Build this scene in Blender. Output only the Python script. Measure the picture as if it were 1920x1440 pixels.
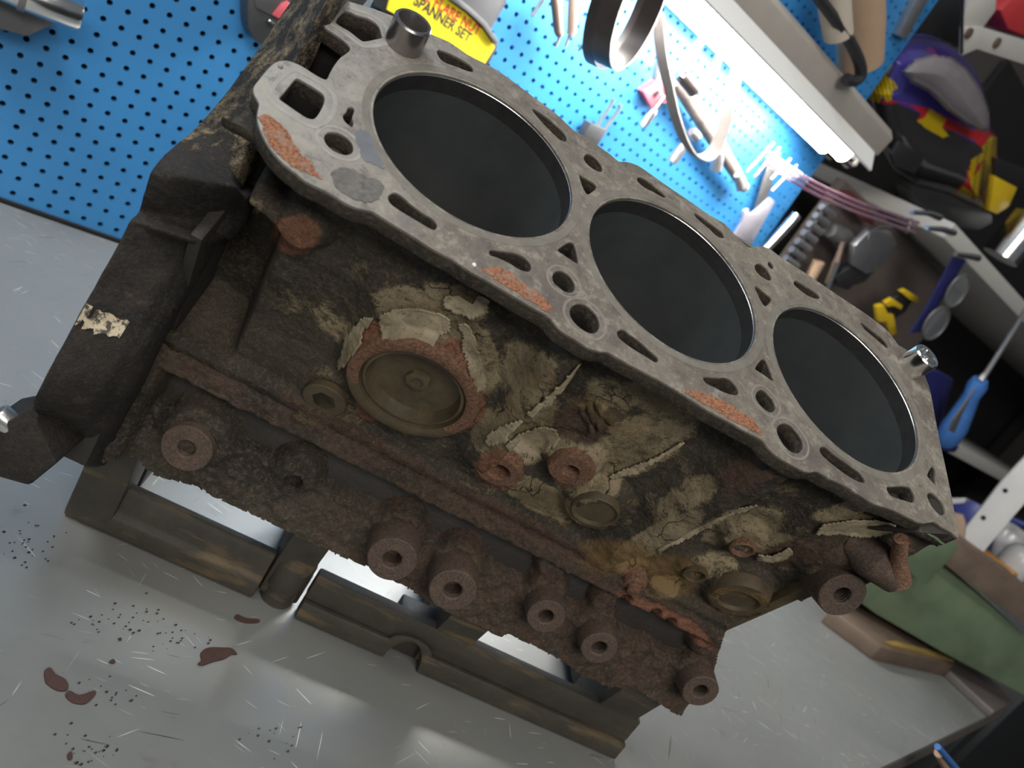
import bpy, bmesh, math, random
import numpy as np
from mathutils import Vector, Matrix
random.seed(7); np.random.seed(7)
for o in list(bpy.data.objects): bpy.data.objects.remove(o)
SC = bpy.context.scene
COL = SC.collection

# ------------------------------------------------------------------ camera, world, lights, exposure
W = np.array([[0.72225937, -0.45055717, 0.52472816], [0.24632412, -0.54136617, -0.80389495], [0.6462707, 0.70987387, -0.28002369]])
CAM = np.array([-0.07496086, -0.79696481, 0.30563755]); FPX = 1418.4376
cd = bpy.data.cameras.new('camera'); cam = bpy.data.objects.new('camera', cd); COL.objects.link(cam)
M = Matrix([[W[0][i], -W[1][i], -W[2][i], CAM[i]] for i in range(3)] + [[0, 0, 0, 1]])
cam.matrix_world = M
cd.sensor_width = 36; cd.lens = FPX / 1920 * 36; cd.clip_start = .01; cd.clip_end = 60
cd.dof.use_dof = True; cd.dof.focus_distance = .37; cd.dof.aperture_fstop = 11
SC.camera = cam
SC.view_settings.view_transform = 'Standard'; SC.view_settings.look = 'None'
SC.view_settings.exposure = 0.0; SC.view_settings.gamma = 1; SC.view_settings.use_curve_mapping = False
wd = bpy.data.worlds.new('world'); SC.world = wd; wd.use_nodes = True
wd.node_tree.nodes['Background'].inputs[0].default_value = (.80, .90, 1, 1)
wd.node_tree.nodes['Background'].inputs[1].default_value = .15
def area(name, loc, target, sx, sy, power, col=(1, .97, .93)):
    l = bpy.data.lights.new(name, 'AREA'); l.shape = 'RECTANGLE'; l.size = sx; l.size_y = sy; l.energy = power; l.color = col
    o = bpy.data.objects.new(name, l); COL.objects.link(o); o.location = loc
    o.rotation_euler = (Vector(target) - Vector(loc)).to_track_quat('-Z', 'Y').to_euler(); return o
area('ceiling_light', (-.35, -1.15, 1.75), (.2, -.5, .1), 1.1, .22, 10, (1, .955, .89))
area('front_fill_light', (-.55, -2.1, 1.15), (.2, -.5, .12), 1.3, .5, 23, (1, .95, .88))  # fill added behind the camera to brighten the side of the block
area('ceiling_light', (-.75, -.35, 1.5), (.1, -.5, .15), .9, .3, 16, (.93, .97, 1))

# ------------------------------------------------------------------ pixel helpers (1920x1440 frame)
def ray(px): return W.T @ np.array([(px[0] - 960) / FPX, (px[1] - 720) / FPX, 1.0])
def hit(px, n, p):
    d = ray(px); n = np.array(n, float); return CAM + d * ((n @ (np.array(p, float) - CAM)) / (n @ d))
def py(px, y=0.): return hit(px, (0, 1, 0), (0, y, 0))
def pz(px, z=0.): return hit(px, (0, 0, 1), (0, 0, z))
def pX(px, x): return hit(px, (1, 0, 0), (x, 0, 0))
UV = np.array([.8794382, -.4760125, 0.]); UV /= np.linalg.norm(UV)
WV = np.array([-UV[1], UV[0], 0.])
ALPHA = math.atan2(.4946, .8691); SN, CS = math.sin(ALPHA), math.cos(ALPHA)
ZD = .28787295; HB = .225
ORG = np.array([0.09716273, -0.51067167, 0]) + WV * (HB * SN)
BM = np.array([UV, WV, [0, 0, 1.]])
CAMB = BM @ (CAM - ORG)
def hb(px, n, p):                      # pixel -> block frame point on a plane given in the block frame
    d = BM @ ray(px); n = np.array(n, float); return CAMB + d * ((n @ (np.array(p, float) - CAMB)) / (n @ d))
P0 = np.array([0, -HB * SN, ZD]); NB = np.array([0, -SN, CS]); VB = np.array([0, CS, SN])
def dk(px, dep=0.):
    X = hb(px, NB, P0 - NB * dep) - P0; return float(X[0]), float(X @ VB)
def st(px, v=-.062):
    X = hb(px, VB, P0 + VB * v) - P0; return float(X[0]), float(-(X @ NB))
def ft(px, w=-.1):
    X = hb(px, (0, 1, 0), (0, w, 0)); return float(X[0]), float(X[2])
def projb(A):                          # block frame points -> pixels
    c = ((np.asarray(A) - CAMB) @ BM) @ W.T
    return np.stack([960 + FPX * c[..., 0] / c[..., 2], 720 + FPX * c[..., 1] / c[..., 2]], -1)
def zz(ox, oy, s, pts): return [(ox + x / s, oy + y / s) for x, y in pts]

# ------------------------------------------------------------------ materials
MATS = {}
class NT:
    def __init__(s, name):
        s.m = bpy.data.materials.new(name); s.m.use_nodes = True; s.t = s.m.node_tree
        s.b = s.t.nodes['Principled BSDF']; MATS[name] = s.m
        s.co = s.t.nodes.new('ShaderNodeTexCoord').outputs['Object']
    def n(s, typ, **k):
        x = s.t.nodes.new('ShaderNode' + typ)
        for a, v in k.items():
            if a.startswith('i_'): x.inputs[a[2:].replace('_', ' ')].default_value = v
            else: setattr(x, a, v)
        return x
    def l(s, a, b): s.t.links.new(a, b)
    def noise(s, scale, detail=4, rough=.6, co=None, dist=0):
        x = s.n('TexNoise'); x.inputs['Scale'].default_value = scale; x.inputs['Detail'].default_value = detail
        x.inputs['Roughness'].default_value = rough; x.inputs['Distortion'].default_value = dist
        s.l(co or s.co, x.inputs['Vector']); return x.outputs['Fac']
    def ramp(s, fac, stops):
        r = s.n('ValToRGB'); e = r.color_ramp.elements
        while len(e) < len(stops): e.new(.5)
        for i, (p, c) in enumerate(stops):
            e[i].position = p; e[i].color = (c[0], c[1], c[2], 1) if not isinstance(c, (int, float)) else (c, c, c, 1)
        s.l(fac, r.inputs[0]); return r.outputs[0]
    def mix(s, f, a, b):
        x = s.n('Mix', data_type='RGBA')
        for v, i in ((f, 0), (a, 6), (b, 7)):
            if isinstance(v, (int, float)): x.inputs[i].default_value = v
            elif isinstance(v, tuple): x.inputs[i].default_value = (v[0], v[1], v[2], 1)
            else: s.l(v, x.inputs[i])
        return x.outputs[2]
    def math(s, op, a, b=0., c=0.):
        x = s.n('Math', operation=op)
        for v, i in ((a, 0), (b, 1), (c, 2)):
            if isinstance(v, (int, float)): x.inputs[i].default_value = v
            else: s.l(v, x.inputs[i])
        return x.outputs[0]
    def bump(s, h, strength=.5, dist=.001, prev=None):
        x = s.n('Bump'); x.inputs['Strength'].default_value = strength; x.inputs['Distance'].default_value = dist
        s.l(h, x.inputs['Height'])
        if prev: s.l(prev, x.inputs['Normal'])
        return x.outputs[0]
    def attr(s, nm): return s.n('Attribute', attribute_name=nm).outputs['Fac']
    def out(s, col=None, rough=None, metal=None, nrm=None):
        for v, k in ((col, 'Base Color'), (rough, 'Roughness'), (metal, 'Metallic')):
            if v is None: continue
            if isinstance(v, (int, float)): s.b.inputs[k].default_value = v
            elif isinstance(v, tuple): s.b.inputs[k].default_value = (v[0], v[1], v[2], 1)
            else: s.l(v, s.b.inputs[k])
        if nrm: s.l(nrm, s.b.inputs['Normal'])
        return s.m
def plain(name, col, rough=.5, metal=0., var=.25, scale=40, bump=.15, **k):
    m = NT(name); f = m.noise(scale, 4)
    c = m.mix(f, tuple(x * (1 - var) for x in col), tuple(min(1, x * (1 + var)) for x in col))
    m.out(c, rough, metal, m.bump(m.noise(scale * 6, 3), bump, .0006))
    for a, v in k.items(): m.b.inputs[a.replace('_', ' ')].default_value = v
    return m.m
def glow(name, col, s):
    m = NT(name); m.out((.9, .9, .9), .4); m.b.inputs['Emission Color'].default_value = (*col, 1); m.b.inputs['Emission Strength'].default_value = s; return m.m

# cast iron with peeling paint and rust, masks come from mesh attributes (paint and rust layers laid on the casting)
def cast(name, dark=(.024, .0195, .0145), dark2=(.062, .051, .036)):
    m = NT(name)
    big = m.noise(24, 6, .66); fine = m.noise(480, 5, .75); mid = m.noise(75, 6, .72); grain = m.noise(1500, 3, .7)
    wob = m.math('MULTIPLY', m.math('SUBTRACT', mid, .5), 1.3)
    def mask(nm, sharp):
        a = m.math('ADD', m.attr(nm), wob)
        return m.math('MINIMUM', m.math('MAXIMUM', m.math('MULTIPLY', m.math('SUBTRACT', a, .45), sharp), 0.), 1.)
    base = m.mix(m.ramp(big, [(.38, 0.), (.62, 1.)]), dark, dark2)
    base = m.mix(m.math('MULTIPLY', m.ramp(fine, [(.50, 0.), (.64, 1.)]), .55), base, tuple(x * 2.2 for x in dark2)); base = m.mix(m.ramp(grain, [(.36, .7), (.46, 0.)]), base, tuple(x * .4 for x in dark))
    tanm, rustm, och, redm = mask('tan', 5.), mask('rust', 4.), mask('ochre', 2.), mask('red', 3.)
    tan = m.mix(m.ramp(big, [(.36, 0.), (.62, 1.)]), (.145, .114, .064), (.320, .256, .158))
    tan = m.mix(m.ramp(fine, [(.34, .9), (.47, 0.)]), tan, (.06, .047, .028)); tan = m.mix(m.ramp(mid, [(.36, .75), (.48, 0.)]), tan, (.085, .062, .034)); tan = m.mix(m.ramp(grain, [(.34, .6), (.44, 0.)]), tan, (.045, .036, .022))
    vor = m.n('TexVoronoi', feature='DISTANCE_TO_EDGE'); vor.inputs['Scale'].default_value = 58
    wv = m.n('VectorMath', operation='ADD'); m.l(m.co, wv.inputs[0])
    nz = m.n('TexNoise'); nz.inputs['Scale'].default_value = 90; m.l(m.co, nz.inputs['Vector'])
    sc = m.n('VectorMath', operation='SCALE'); m.l(nz.outputs['Color'], sc.inputs[0]); sc.inputs['Scale'].default_value = .016
    m.l(sc.outputs[0], wv.inputs[1]); m.l(wv.outputs[0], vor.inputs['Vector'])
    crack = m.math('MULTIPLY', m.ramp(vor.outputs['Distance'], [(.0, 1.), (.022, 0.)]), m.ramp(m.noise(28, 2, .5), [(.52, 0.), (.58, 1.)]))
    crack = m.math('MULTIPLY', crack, tanm)
    rust = m.mix(m.ramp(m.math('ADD', m.math('MULTIPLY', fine, .6), m.math('MULTIPLY', grain, .4)), [(.38, 0.), (.60, 1.)]), (.095, .040, .023), (.250, .118, .070))
    red = m.mix(m.ramp(m.math('ADD', m.math('MULTIPLY', fine, .6), m.math('MULTIPLY', grain, .4)), [(.40, 0.), (.60, 1.)]), (.042, .026, .018), (.110, .069, .047))
    c = m.mix(tanm, base, tan)
    c = m.mix(m.math('MULTIPLY', och, .75), c, m.mix(mid, (.13, .075, .024), (.24, .145, .05)))
    c = m.mix(redm, c, red); c = m.mix(rustm, c, rust)
    c = m.mix(crack, c, (.006, .005, .004))
    n1 = m.bump(mid, .6, .0022); n1 = m.bump(fine, .75, .0010, n1); n1 = m.bump(grain, .5, .0004, n1)
    lay = m.math('SUBTRACT', m.math('SUBTRACT', tanm, m.math('MULTIPLY', rustm, .9)), crack)
    n2 = m.bump(lay, .8, .0012, n1)
    rg = m.math('ADD', .62, m.math('MULTIPLY', fine, .3))
    m.out(c, rg, 0., n2); m.b.inputs['Specular IOR Level'].default_value = .35
    return m.m
cast('casting')
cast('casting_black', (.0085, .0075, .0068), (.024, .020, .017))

def deckmat():
    m = NT('deck_metal')
    big = m.noise(14, 5, .6); fine = m.noise(800, 5, .75); sp = m.noise(60, 7, .74)
    c = m.mix(m.ramp(big, [(.35, 0.), (.68, 1.)]), (.118, .100, .084), (.205, .178, .140))
    c = m.mix(m.math('MULTIPLY', m.ramp(sp, [(.50, 0.), (.64, 1.)]), .5), c, (.26, .238, .20))
    c = m.mix(m.math('MULTIPLY', m.ramp(sp, [(.32, 1.), (.44, 0.)]), .65), c, (.085, .080, .083))
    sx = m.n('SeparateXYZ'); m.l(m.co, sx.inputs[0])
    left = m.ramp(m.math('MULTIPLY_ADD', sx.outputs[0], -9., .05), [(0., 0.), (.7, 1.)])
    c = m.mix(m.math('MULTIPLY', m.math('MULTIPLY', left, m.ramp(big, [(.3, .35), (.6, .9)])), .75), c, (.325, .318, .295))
    md_ = m.noise(130, 6, .78); c = m.mix(m.math('MULTIPLY', m.ramp(md_, [(.53, 0.), (.60, 1.)]), .45), c, (.33, .30, .25)); c = m.mix(m.math('MULTIPLY', m.ramp(md_, [(.38, 1.), (.45, 0.)]), .5), c, (.07, .063, .056))
    c = m.mix(m.math('MULTIPLY', m.ramp(fine, [(.60, 0.), (.70, 1.)]), .55), c, (.42, .39, .33))
    c = m.mix(m.math('MULTIPLY', m.ramp(fine, [(.30, 1.), (.38, 0.)]), .65), c, (.045, .040, .036))
    m.out(c, m.math('ADD', .42, m.math('MULTIPLY', sp, .3)), .2, m.bump(fine, .5, .0004, m.bump(sp, .25, .0006)))
    return m.m
deckmat()
def rustpatch():
    m = NT('orange_rust'); f = m.noise(900, 5, .75); g = m.noise(160, 5, .7)
    c = m.mix(m.ramp(f, [(.38, 0.), (.60, 1.)]), (.10, .040, .020), (.42, .175, .085)); c = m.mix(m.ramp(g, [(.3, .6), (.5, 0.)]), c, (.30, .26, .22))
    m.out(c, .85, 0, m.bump(f, .9, .001)); return m.m
rustpatch()
def boremat():
    m = NT('bore_wall'); f = m.noise(60, 4)
    m.out(m.mix(f, (.15, .168, .172), (.23, .245, .24)), m.math('ADD', .26, m.math('MULTIPLY', f, .12)), .75, m.bump(m.noise(500, 3), .08, .0002)); return m.m
boremat()
plain('bore_carbon', (.035, .034, .034), .6, .3, .5, 150)
plain('bare_edge', (.45, .46, .45), .3, .9, .2, 100)
plain('dowel_steel', (.33, .31, .30), .28, .9, .25, 60, .1)
plain('dowel_chrome', (.75, .74, .72), .16, 1., .15, 60, .08)
plain('dark_iron', (.030, .026, .022), .6, .2, .5, 60, .5)
plain('void', (.006, .006, .007), .9)
def girdlemat():
    m = NT('girdle_iron'); big = m.noise(30, 6, .7); fine = m.noise(700, 5, .75)
    mp = m.n('Mapping'); m.l(m.co, mp.inputs[0]); mp.inputs['Scale'].default_value = (12, 60, 60)
    st_ = m.noise(1.6, 5, .6, mp.outputs[0])
    c = m.mix(m.ramp(big, [(.3, 0.), (.7, 1.)]), (.030, .027, .021), (.062, .054, .040))
    c = m.mix(m.math('MULTIPLY', m.ramp(st_, [(.55, 0.), (.68, 1.)]), .7), c, (.150, .105, .050))
    c = m.mix(m.ramp(fine, [(.62, 0.), (.75, .7)]), c, (.12, .09, .06))
    m.out(c, .62, .1, m.bump(fine, .5, .0006)); return m.m
girdlemat()
def rustring():
    m = NT('rust_face'); f = m.noise(750, 5, .75); g = m.noise(110, 5, .7)
    c = m.mix(m.ramp(f, [(.37, 0.), (.62, 1.)]), (.040, .030, .022), (.105, .068, .050)); c = m.mix(m.ramp(g, [(.55, 0.), (.7, .5)]), c, (.16, .10, .06))
    m.out(c, .75, 0, m.bump(f, .5, .0006)); return m.m
rustring()
def rustred():
    m = NT('rust_orange_cast'); f = m.noise(750, 5, .75); g = m.noise(110, 5, .7)
    c = m.mix(m.ramp(f, [(.37, 0.), (.62, 1.)]), (.080, .038, .025), (.245, .130, .074)); c = m.mix(m.ramp(g, [(.3, .5), (.45, 0.)]), c, (.09, .05, .03))
    m.out(c, .8, 0, m.bump(f, .7, .0008)); return m.m
rustred()
def plugmat():
    m = NT('plug_brown'); f = m.noise(500, 5, .75); g = m.noise(60, 5, .7)
    c = m.mix(m.ramp(g, [(.3, 0.), (.7, 1.)]), (.050, .038, .022), (.120, .088, .046)); c = m.mix(m.ramp(f, [(.6, 0.), (.75, .6)]), c, (.19, .12, .05))
    m.out(c, .6, .1, m.bump(f, .4, .0005)); return m.m
plugmat()

def paintmat():
    m = NT('old_paint'); f = m.noise(500, 5, .75); g = m.noise(60, 6, .7)
    c = m.mix(m.ramp(g, [(.35, 0.), (.62, 1.)]), (.200, .160, .098), (.385, .322, .215)); c = m.mix(m.ramp(f, [(.33, .8), (.45, 0.)]), c, (.07, .053, .03))
    m.out(c, .75, 0, m.bump(f, .5, .0005, m.bump(g, .4, .0012))); return m.m
paintmat()

# ------------------------------------------------------------------ mesh helpers
def link(name, me, mat, parent=None):
    if name not in me.name: me.name = name
    o = bpy.data.objects.new(name, me); COL.objects.link(o)
    if mat: me.materials.append(MATS[mat])
    if parent: o.parent = parent
    return o
def obj(name, verts, faces, mat, parent=None, smooth=False, ang=None):
    me = bpy.data.meshes.new(name); me.from_pydata([tuple(map(float, v)) for v in verts], [], faces); me.update()
    if smooth: me.shade_smooth()
    if smooth and ang: me.set_sharp_from_angle(angle=math.radians(ang))
    return link(name, me, mat, parent)
def bmo(name, bm, mat, parent=None, bevel=0, smooth=True, seg=2):
    bmesh.ops.remove_doubles(bm, verts=bm.verts, dist=1e-6)
    bmesh.ops.recalc_face_normals(bm, faces=bm.faces)
    if bevel:
        es = [e for e in bm.edges if len(e.link_faces) == 2 and e.calc_face_angle(0) > .5]
        bmesh.ops.bevel(bm, geom=es, offset=bevel, segments=seg, affect='EDGES', profile=.5, clamp_overlap=True)
    me = bpy.data.meshes.new(name); bm.to_mesh(me); bm.free()
    if smooth: me.shade_smooth(); me.set_sharp_from_angle(angle=math.radians(35))
    return link(name, me, mat, parent)
def frame(axis, up=(0, 0, 1)):
    a = Vector(axis).normalized(); u = Vector(up)
    if abs(a.dot(u)) > .98: u = Vector((1, 0, 0))
    x = u.cross(a).normalized(); y = a.cross(x); return Matrix((x, y, a)).transposed()
def add_box(bm, c, size, R=None):
    r = bmesh.ops.create_cube(bm, size=1)['verts']
    M_ = Matrix.Translation(Vector(c)) @ ((R or Matrix.Identity(3)).to_4x4()) @ Matrix.Diagonal((*size, 1))
    bmesh.ops.transform(bm, matrix=M_, verts=r); return r
def add_lathe(bm, c, axis, prof, seg=32, jit=0., scale=(1, 1), caps=True):
    R = frame(axis); rings = []
    ph = [random.random() * 6 for _ in range(4)]
    for r, h in prof:
        ring = []
        for k in range(seg):
            t = 2 * math.pi * k / seg
            rr = r * (1 + jit * (math.sin(3 * t + ph[0]) * .5 + math.sin(5 * t + ph[1]) * .3 + math.sin(9 * t + ph[2]) * .3))
            ring.append(bm.verts.new(Vector(c) + R @ Vector((rr * math.cos(t) * scale[0], rr * math.sin(t) * scale[1], h))))
        rings.append(ring)
    for a, b in zip(rings, rings[1:]):
        for k in range(seg): bm.faces.new((a[k], a[(k + 1) % seg], b[(k + 1) % seg], b[k]))
    if caps and prof[0][0] > 1e-5: bm.faces.new(rings[0][::-1])
    if caps and prof[-1][0] > 1e-5: bm.faces.new(rings[-1])
def lathe(name, c, axis, prof, mat, parent=None, seg=32, jit=0., scale=(1, 1), caps=True):
    bm = bmesh.new(); add_lathe(bm, c, axis, prof, seg, jit, scale, caps)
    return bmo(name, bm, mat, parent)
def add_tube(bm, pts, r, seg=10, closed=False):
    pts = [Vector(p) for p in pts]; n = len(pts); rings = []
    rr = r if hasattr(r, '__len__') else [r] * n
    prevx = None
    for i, p in enumerate(pts):
        a = pts[(i + 1) % n] - pts[i - 1] if (closed or 0 < i < n - 1) else (pts[1] - pts[0] if i == 0 else pts[-1] - pts[-2])
        a.normalize()
        x = prevx - a * prevx.dot(a) if prevx is not None else (Vector((0, 0, 1)).cross(a) if abs(a.z) < .95 else Vector((1, 0, 0)).cross(a))
        x.normalize(); prevx = x; y = a.cross(x)
        rings.append([bm.verts.new(p + (x * math.cos(2 * math.pi * k / seg) + y * math.sin(2 * math.pi * k / seg)) * rr[i]) for k in range(seg)])
    for i in range(n if closed else n - 1):
        a, b = rings[i], rings[(i + 1) % n]
        for k in range(seg): bm.faces.new((a[k], a[(k + 1) % seg], b[(k + 1) % seg], b[k]))
    if not closed: bm.faces.new(rings[0][::-1]); bm.faces.new(rings[-1])
def tube(name, pts, r, mat, parent=None, seg=10, closed=False):
    bm = bmesh.new(); add_tube(bm, pts, r, seg, closed); return bmo(name, bm, mat, parent)
def add_prism(bm, poly, base, ax, ay, az, h0, h1):      # polygon (x,y) in axes ax, ay extruded along az
    base, ax, ay, az = map(Vector, (base, ax, ay, az))
    lo = [bm.verts.new(base + ax * x + ay * y + az * h0) for x, y in poly]
    hi = [bm.verts.new(base + ax * x + ay * y + az * h1) for x, y in poly]
    n = len(poly); bm.faces.new(lo[::-1]); bm.faces.new(hi)
    for i in range(n): bm.faces.new((lo[i], lo[(i + 1) % n], hi[(i + 1) % n], hi[i]))
def prism(name, poly, base, ax, ay, az, h0, h1, mat, parent=None, bevel=0, seg=2):
    bm = bmesh.new(); add_prism(bm, poly, base, ax, ay, az, h0, h1); return bmo(name, bm, mat, parent, bevel, True, seg)
def box(name, c, size, mat, parent=None, bevel=0, R=None):
    bm = bmesh.new(); add_box(bm, c, size, R); return bmo(name, bm, mat, parent, bevel)
def cat(pts, n=4, closed=True):
    P = [np.array(p, float) for p in pts]; N = len(P); out = []
    for i in range(N if closed else N - 1):
        g = lambda k: P[k % N] if closed else P[min(max(k, 0), N - 1)]
        a, b, c, d = g(i - 1), g(i), g(i + 1), g(i + 2)
        for k in range(n):
            t = k / n
            out.append(.5 * ((2 * b) + (c - a) * t + (2 * a - 5 * b + 4 * c - d) * t * t + (3 * b - a - 3 * c + d) * t ** 3))
    if not closed: out.append(P[-1])
    return out
def circ(c, r, n=64): return [(c[0] + r * math.cos(2 * math.pi * k / n), c[1] + r * math.sin(2 * math.pi * k / n)) for k in range(n)]
def sheet(name, loops, Mx, h0, h1, mat, parent=None, bevel=.0004):   # filled outline with holes, extruded
    cu = bpy.data.curves.new(name, 'CURVE'); cu.dimensions = '2D'; cu.fill_mode = 'BOTH'
    cu.extrude = abs(h1 - h0) / 2 - bevel; cu.bevel_depth = bevel; cu.bevel_resolution = 1
    for lp in loops:
        s = cu.splines.new('POLY'); s.points.add(len(lp) - 1); s.use_cyclic_u = True
        for p, q in zip(s.points, lp): p.co = (q[0], q[1], 0, 1)
    t = bpy.data.objects.new('t', cu); COL.objects.link(t)
    dg = bpy.context.evaluated_depsgraph_get(); me = bpy.data.meshes.new_from_object(t.evaluated_get(dg))
    bpy.data.objects.remove(t); bpy.data.curves.remove(cu)
    me.transform(Mx @ Matrix.Translation((0, 0, (h0 + h1) / 2))); me.materials.clear()
    me.shade_smooth(); me.set_sharp_from_angle(angle=math.radians(35))
    return link(name, me, mat, parent)
DECKM = Matrix([[1, 0, 0, P0[0]], [0, VB[1], NB[1], P0[1]], [0, VB[2], NB[2], P0[2]], [0, 0, 0, 1]])   # (u,v,n) -> block frame
def thing(name, label, cat_, loc=(0, 0, 0), rz=0, group=None):
    o = bpy.data.objects.new(name, None); COL.objects.link(o); o.location = loc; o.rotation_euler = (0, 0, rz); o.empty_display_size = .02
    return tag(o, label, cat_, group)
def tag(o, label, cat_, group=None):
    o['label'] = label; o['category'] = cat_
    if group: o['group'] = group
    return o
def struct(o): o['kind'] = 'structure'; return o
def smooth01(x): x = np.clip(x, 0, 1); return x * x * (3 - 2 * x)
def seg_dist(A, B, X, Y):              # distance to a polyline piece and signed side
    A = np.array(A); B = np.array(B); d = B - A; L = d @ d
    t = np.clip(((X - A[0]) * d[0] + (Y - A[1]) * d[1]) / L, 0, 1)
    dx = X - (A[0] + t * d[0]); dy = Y - (A[1] + t * d[1])
    return np.hypot(dx, dy), np.sign(d[0] * dy - d[1] * dx), t
def inpoly(poly, X, Y):
    r = np.zeros(X.shape, bool); n = len(poly)
    for i in range(n):
        x0, y0 = poly[i]; x1, y1 = poly[(i + 1) % n]
        c = ((y0 > Y) != (y1 > Y)) & (X < (x1 - x0) * (Y - y0) / (y1 - y0 + 1e-12) + x0); r ^= c
    return r
def vnoise(X, Y, s, seed):             # cheap smooth noise
    rg = np.random.RandomState(seed); T = rg.rand(64, 64); x = X * s + 1000.3; y = Y * s + 1000.7
    xi = np.floor(x).astype(int); yi = np.floor(y).astype(int); fx = smooth01(x - xi); fy = smooth01(y - yi)
    g = lambda a, b: T[a % 64, b % 64]
    return (g(xi, yi) * (1 - fx) + g(xi + 1, yi) * fx) * (1 - fy) + (g(xi, yi + 1) * (1 - fx) + g(xi + 1, yi + 1) * fx) * fy - .5
def field(name, X, Y, pos, keep, mat, parent, layers, thick=None):
    """grid X,Y (2D arrays), pos (..,3), keep mask on vertices, layers {attr: array}"""
    ny, nx = X.shape; idx = -np.ones(X.shape, int); K = keep.ravel(); idx.ravel()[K] = np.arange(K.sum())
    V = pos.reshape(-1, 3)[K]
    a, b, c, d = idx[:-1, :-1], idx[:-1, 1:], idx[1:, 1:], idx[1:, :-1]
    ok = (a >= 0) & (b >= 0) & (c >= 0) & (d >= 0)
    F = np.stack([a[ok], b[ok], c[ok], d[ok]], -1)
    me = bpy.data.meshes.new(name); me.from_pydata(V.tolist(), [], F.tolist()); me.update(); me.shade_smooth()
    for k, arr in layers.items():
        at = me.attributes.new(k, 'FLOAT', 'POINT'); at.data.foreach_set('value', arr.ravel()[K].astype(np.float32))
    o = link(name, me, mat, parent)
    return o
def blobs(PX, lst):                    # soft spots of a coating, given where the photo shows them
    r = np.zeros(PX.shape[:2])
    for x, y, rx, ry, ang, v in lst:
        c, s = math.cos(math.radians(ang)), math.sin(math.radians(ang))
        dx = PX[..., 0] - x; dy = PX[..., 1] - y
        q = ((dx * c + dy * s) / rx) ** 2 + ((-dx * s + dy * c) / ry) ** 2
        r = np.maximum(r, v * smooth01((1.5 - np.sqrt(q)) / 1.0))
    return r

# ------------------------------------------------------------------ the engine block
EB = thing('engine_block', 'rusty stripped V6 engine block with three bores standing on the workbench', 'engine block', tuple(ORG), math.atan2(UV[1], UV[0]))
R0 = .0465; SP = .10415
# deck outline, traced, anticlockwise or not does not matter
OUT = (zz(560, 0, 5.053, [(190, 150), (215, 100), (260, 50), (330, 5), (400, -8), (440, 5), (560, 40), (700, 80), (830, 130), (930, 165), (1080, 230), (1260, 330), (1430, 400), (1600, 520), (1760, 600)])
       + zz(900, 80, 8, [(230, 400), (440, 540), (700, 740), (1000, 960), (1200, 1120), (1400, 1310), (1560, 1400)])
       + zz(960, 0, 4, [(640, 1090), (740, 1160), (800, 1212), (860, 1215), (940, 1240), (1010, 1285), (1100, 1350), (1230, 1440)])
       + zz(1300, 340, 3.097, [(0, 130), (100, 200), (180, 245), (240, 310), (290, 360), (330, 388), (380, 378), (440, 390), (500, 435), (600, 500), (750, 600), (850, 670), (950, 735), (1050, 805), (1140, 880), (1190, 950), (1280, 1010), (1350, 1140), (1380, 1240), (1400, 1350)])
       + zz(1500, 760, 4.571, [(1190, 270), (1240, 500), (1290, 740), (1340, 1010), (1358, 1130), (1300, 1080), (1220, 1040), (1150, 990), (1060, 1005), (960, 970), (800, 890), (640, 840), (540, 780), (400, 690), (250, 620), (150, 560)])
       + zz(1200, 640, 5.142, [(1640, 1255), (1560, 1235), (1440, 1170), (1320, 1095), (1240, 1020), (1190, 950), (1080, 890), (900, 790), (700, 680), (500, 560), (350, 460), (150, 345)])
       + zz(890, 420, 4.8, [(1400, 1260), (1210, 1150), (1130, 1140), (1030, 1110), (900, 1025), (790, 960), (720, 880), (660, 820), (500, 730), (300, 610), (130, 510)])
       + zz(600, 260, 5.142, [(1450, 1270), (1300, 1165), (1100, 1060), (900, 930), (700, 810), (560, 720), (500, 690), (380, 665), (250, 610), (100, 515), (0, 465)])
       + zz(460, 100, 6, [(690, 1430), (580, 1340), (450, 1240), (330, 1110), (240, 980), (180, 850), (150, 740), (155, 640), (170, 560), (120, 470), (105, 390), (150, 320), (240, 210), (340, 110), (450, 85), (540, 105), (640, 150), (740, 215), (860, 285), (925, 296), (960, 230), (1010, 140), (1080, 50)])
       + zz(560, 0, 5.053, [(460, 510), (500, 465), (470, 410), (380, 340), (280, 270), (215, 205)]))
HD = {}   # deep holes
HS = {}   # shallow slots
HD['oval'] = zz(560, 0, 5.053, [(345, 195), (420, 105), (480, 105), (560, 140), (650, 165), (730, 210), (775, 260), (795, 330), (800, 360), (740, 375), (640, 395), (590, 385), (480, 300), (380, 240)])
HD['square'] = zz(460, 100, 6, [(375, 495), (430, 430), (520, 320), (560, 280), (600, 275), (680, 320), (800, 390), (880, 450), (905, 500), (895, 570), (840, 680), (790, 735), (750, 745), (680, 725), (580, 660), (450, 570), (390, 525)])
HS['pit'] = zz(460, 100, 6, [(1150, 605), (1215, 600), (1240, 640), (1225, 690), (1215, 740), (1230, 790), (1210, 835), (1170, 815), (1110, 760), (1090, 700), (1130, 650)])
HD['c1'] = zz(460, 100, 6, [(880, 930), (920, 885), (980, 875), (1060, 890), (1140, 935), (1205, 1000), (1228, 1060), (1215, 1120), (1150, 1150), (1080, 1140), (990, 1100), (920, 1040), (885, 985)])
HS['s1'] = zz(560, 0, 5.053, [(1305, 490), (1330, 465), (1400, 485), (1500, 530), (1600, 590), (1655, 640), (1660, 680), (1600, 675), (1500, 635), (1400, 600), (1340, 560)])
HS['s2'] = zz(680, 110, 4.114, [(1305, 390), (1330, 388), (1400, 430), (1480, 495), (1550, 560), (1580, 610), (1570, 640), (1520, 625), (1460, 570), (1390, 500), (1330, 430)])
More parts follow.
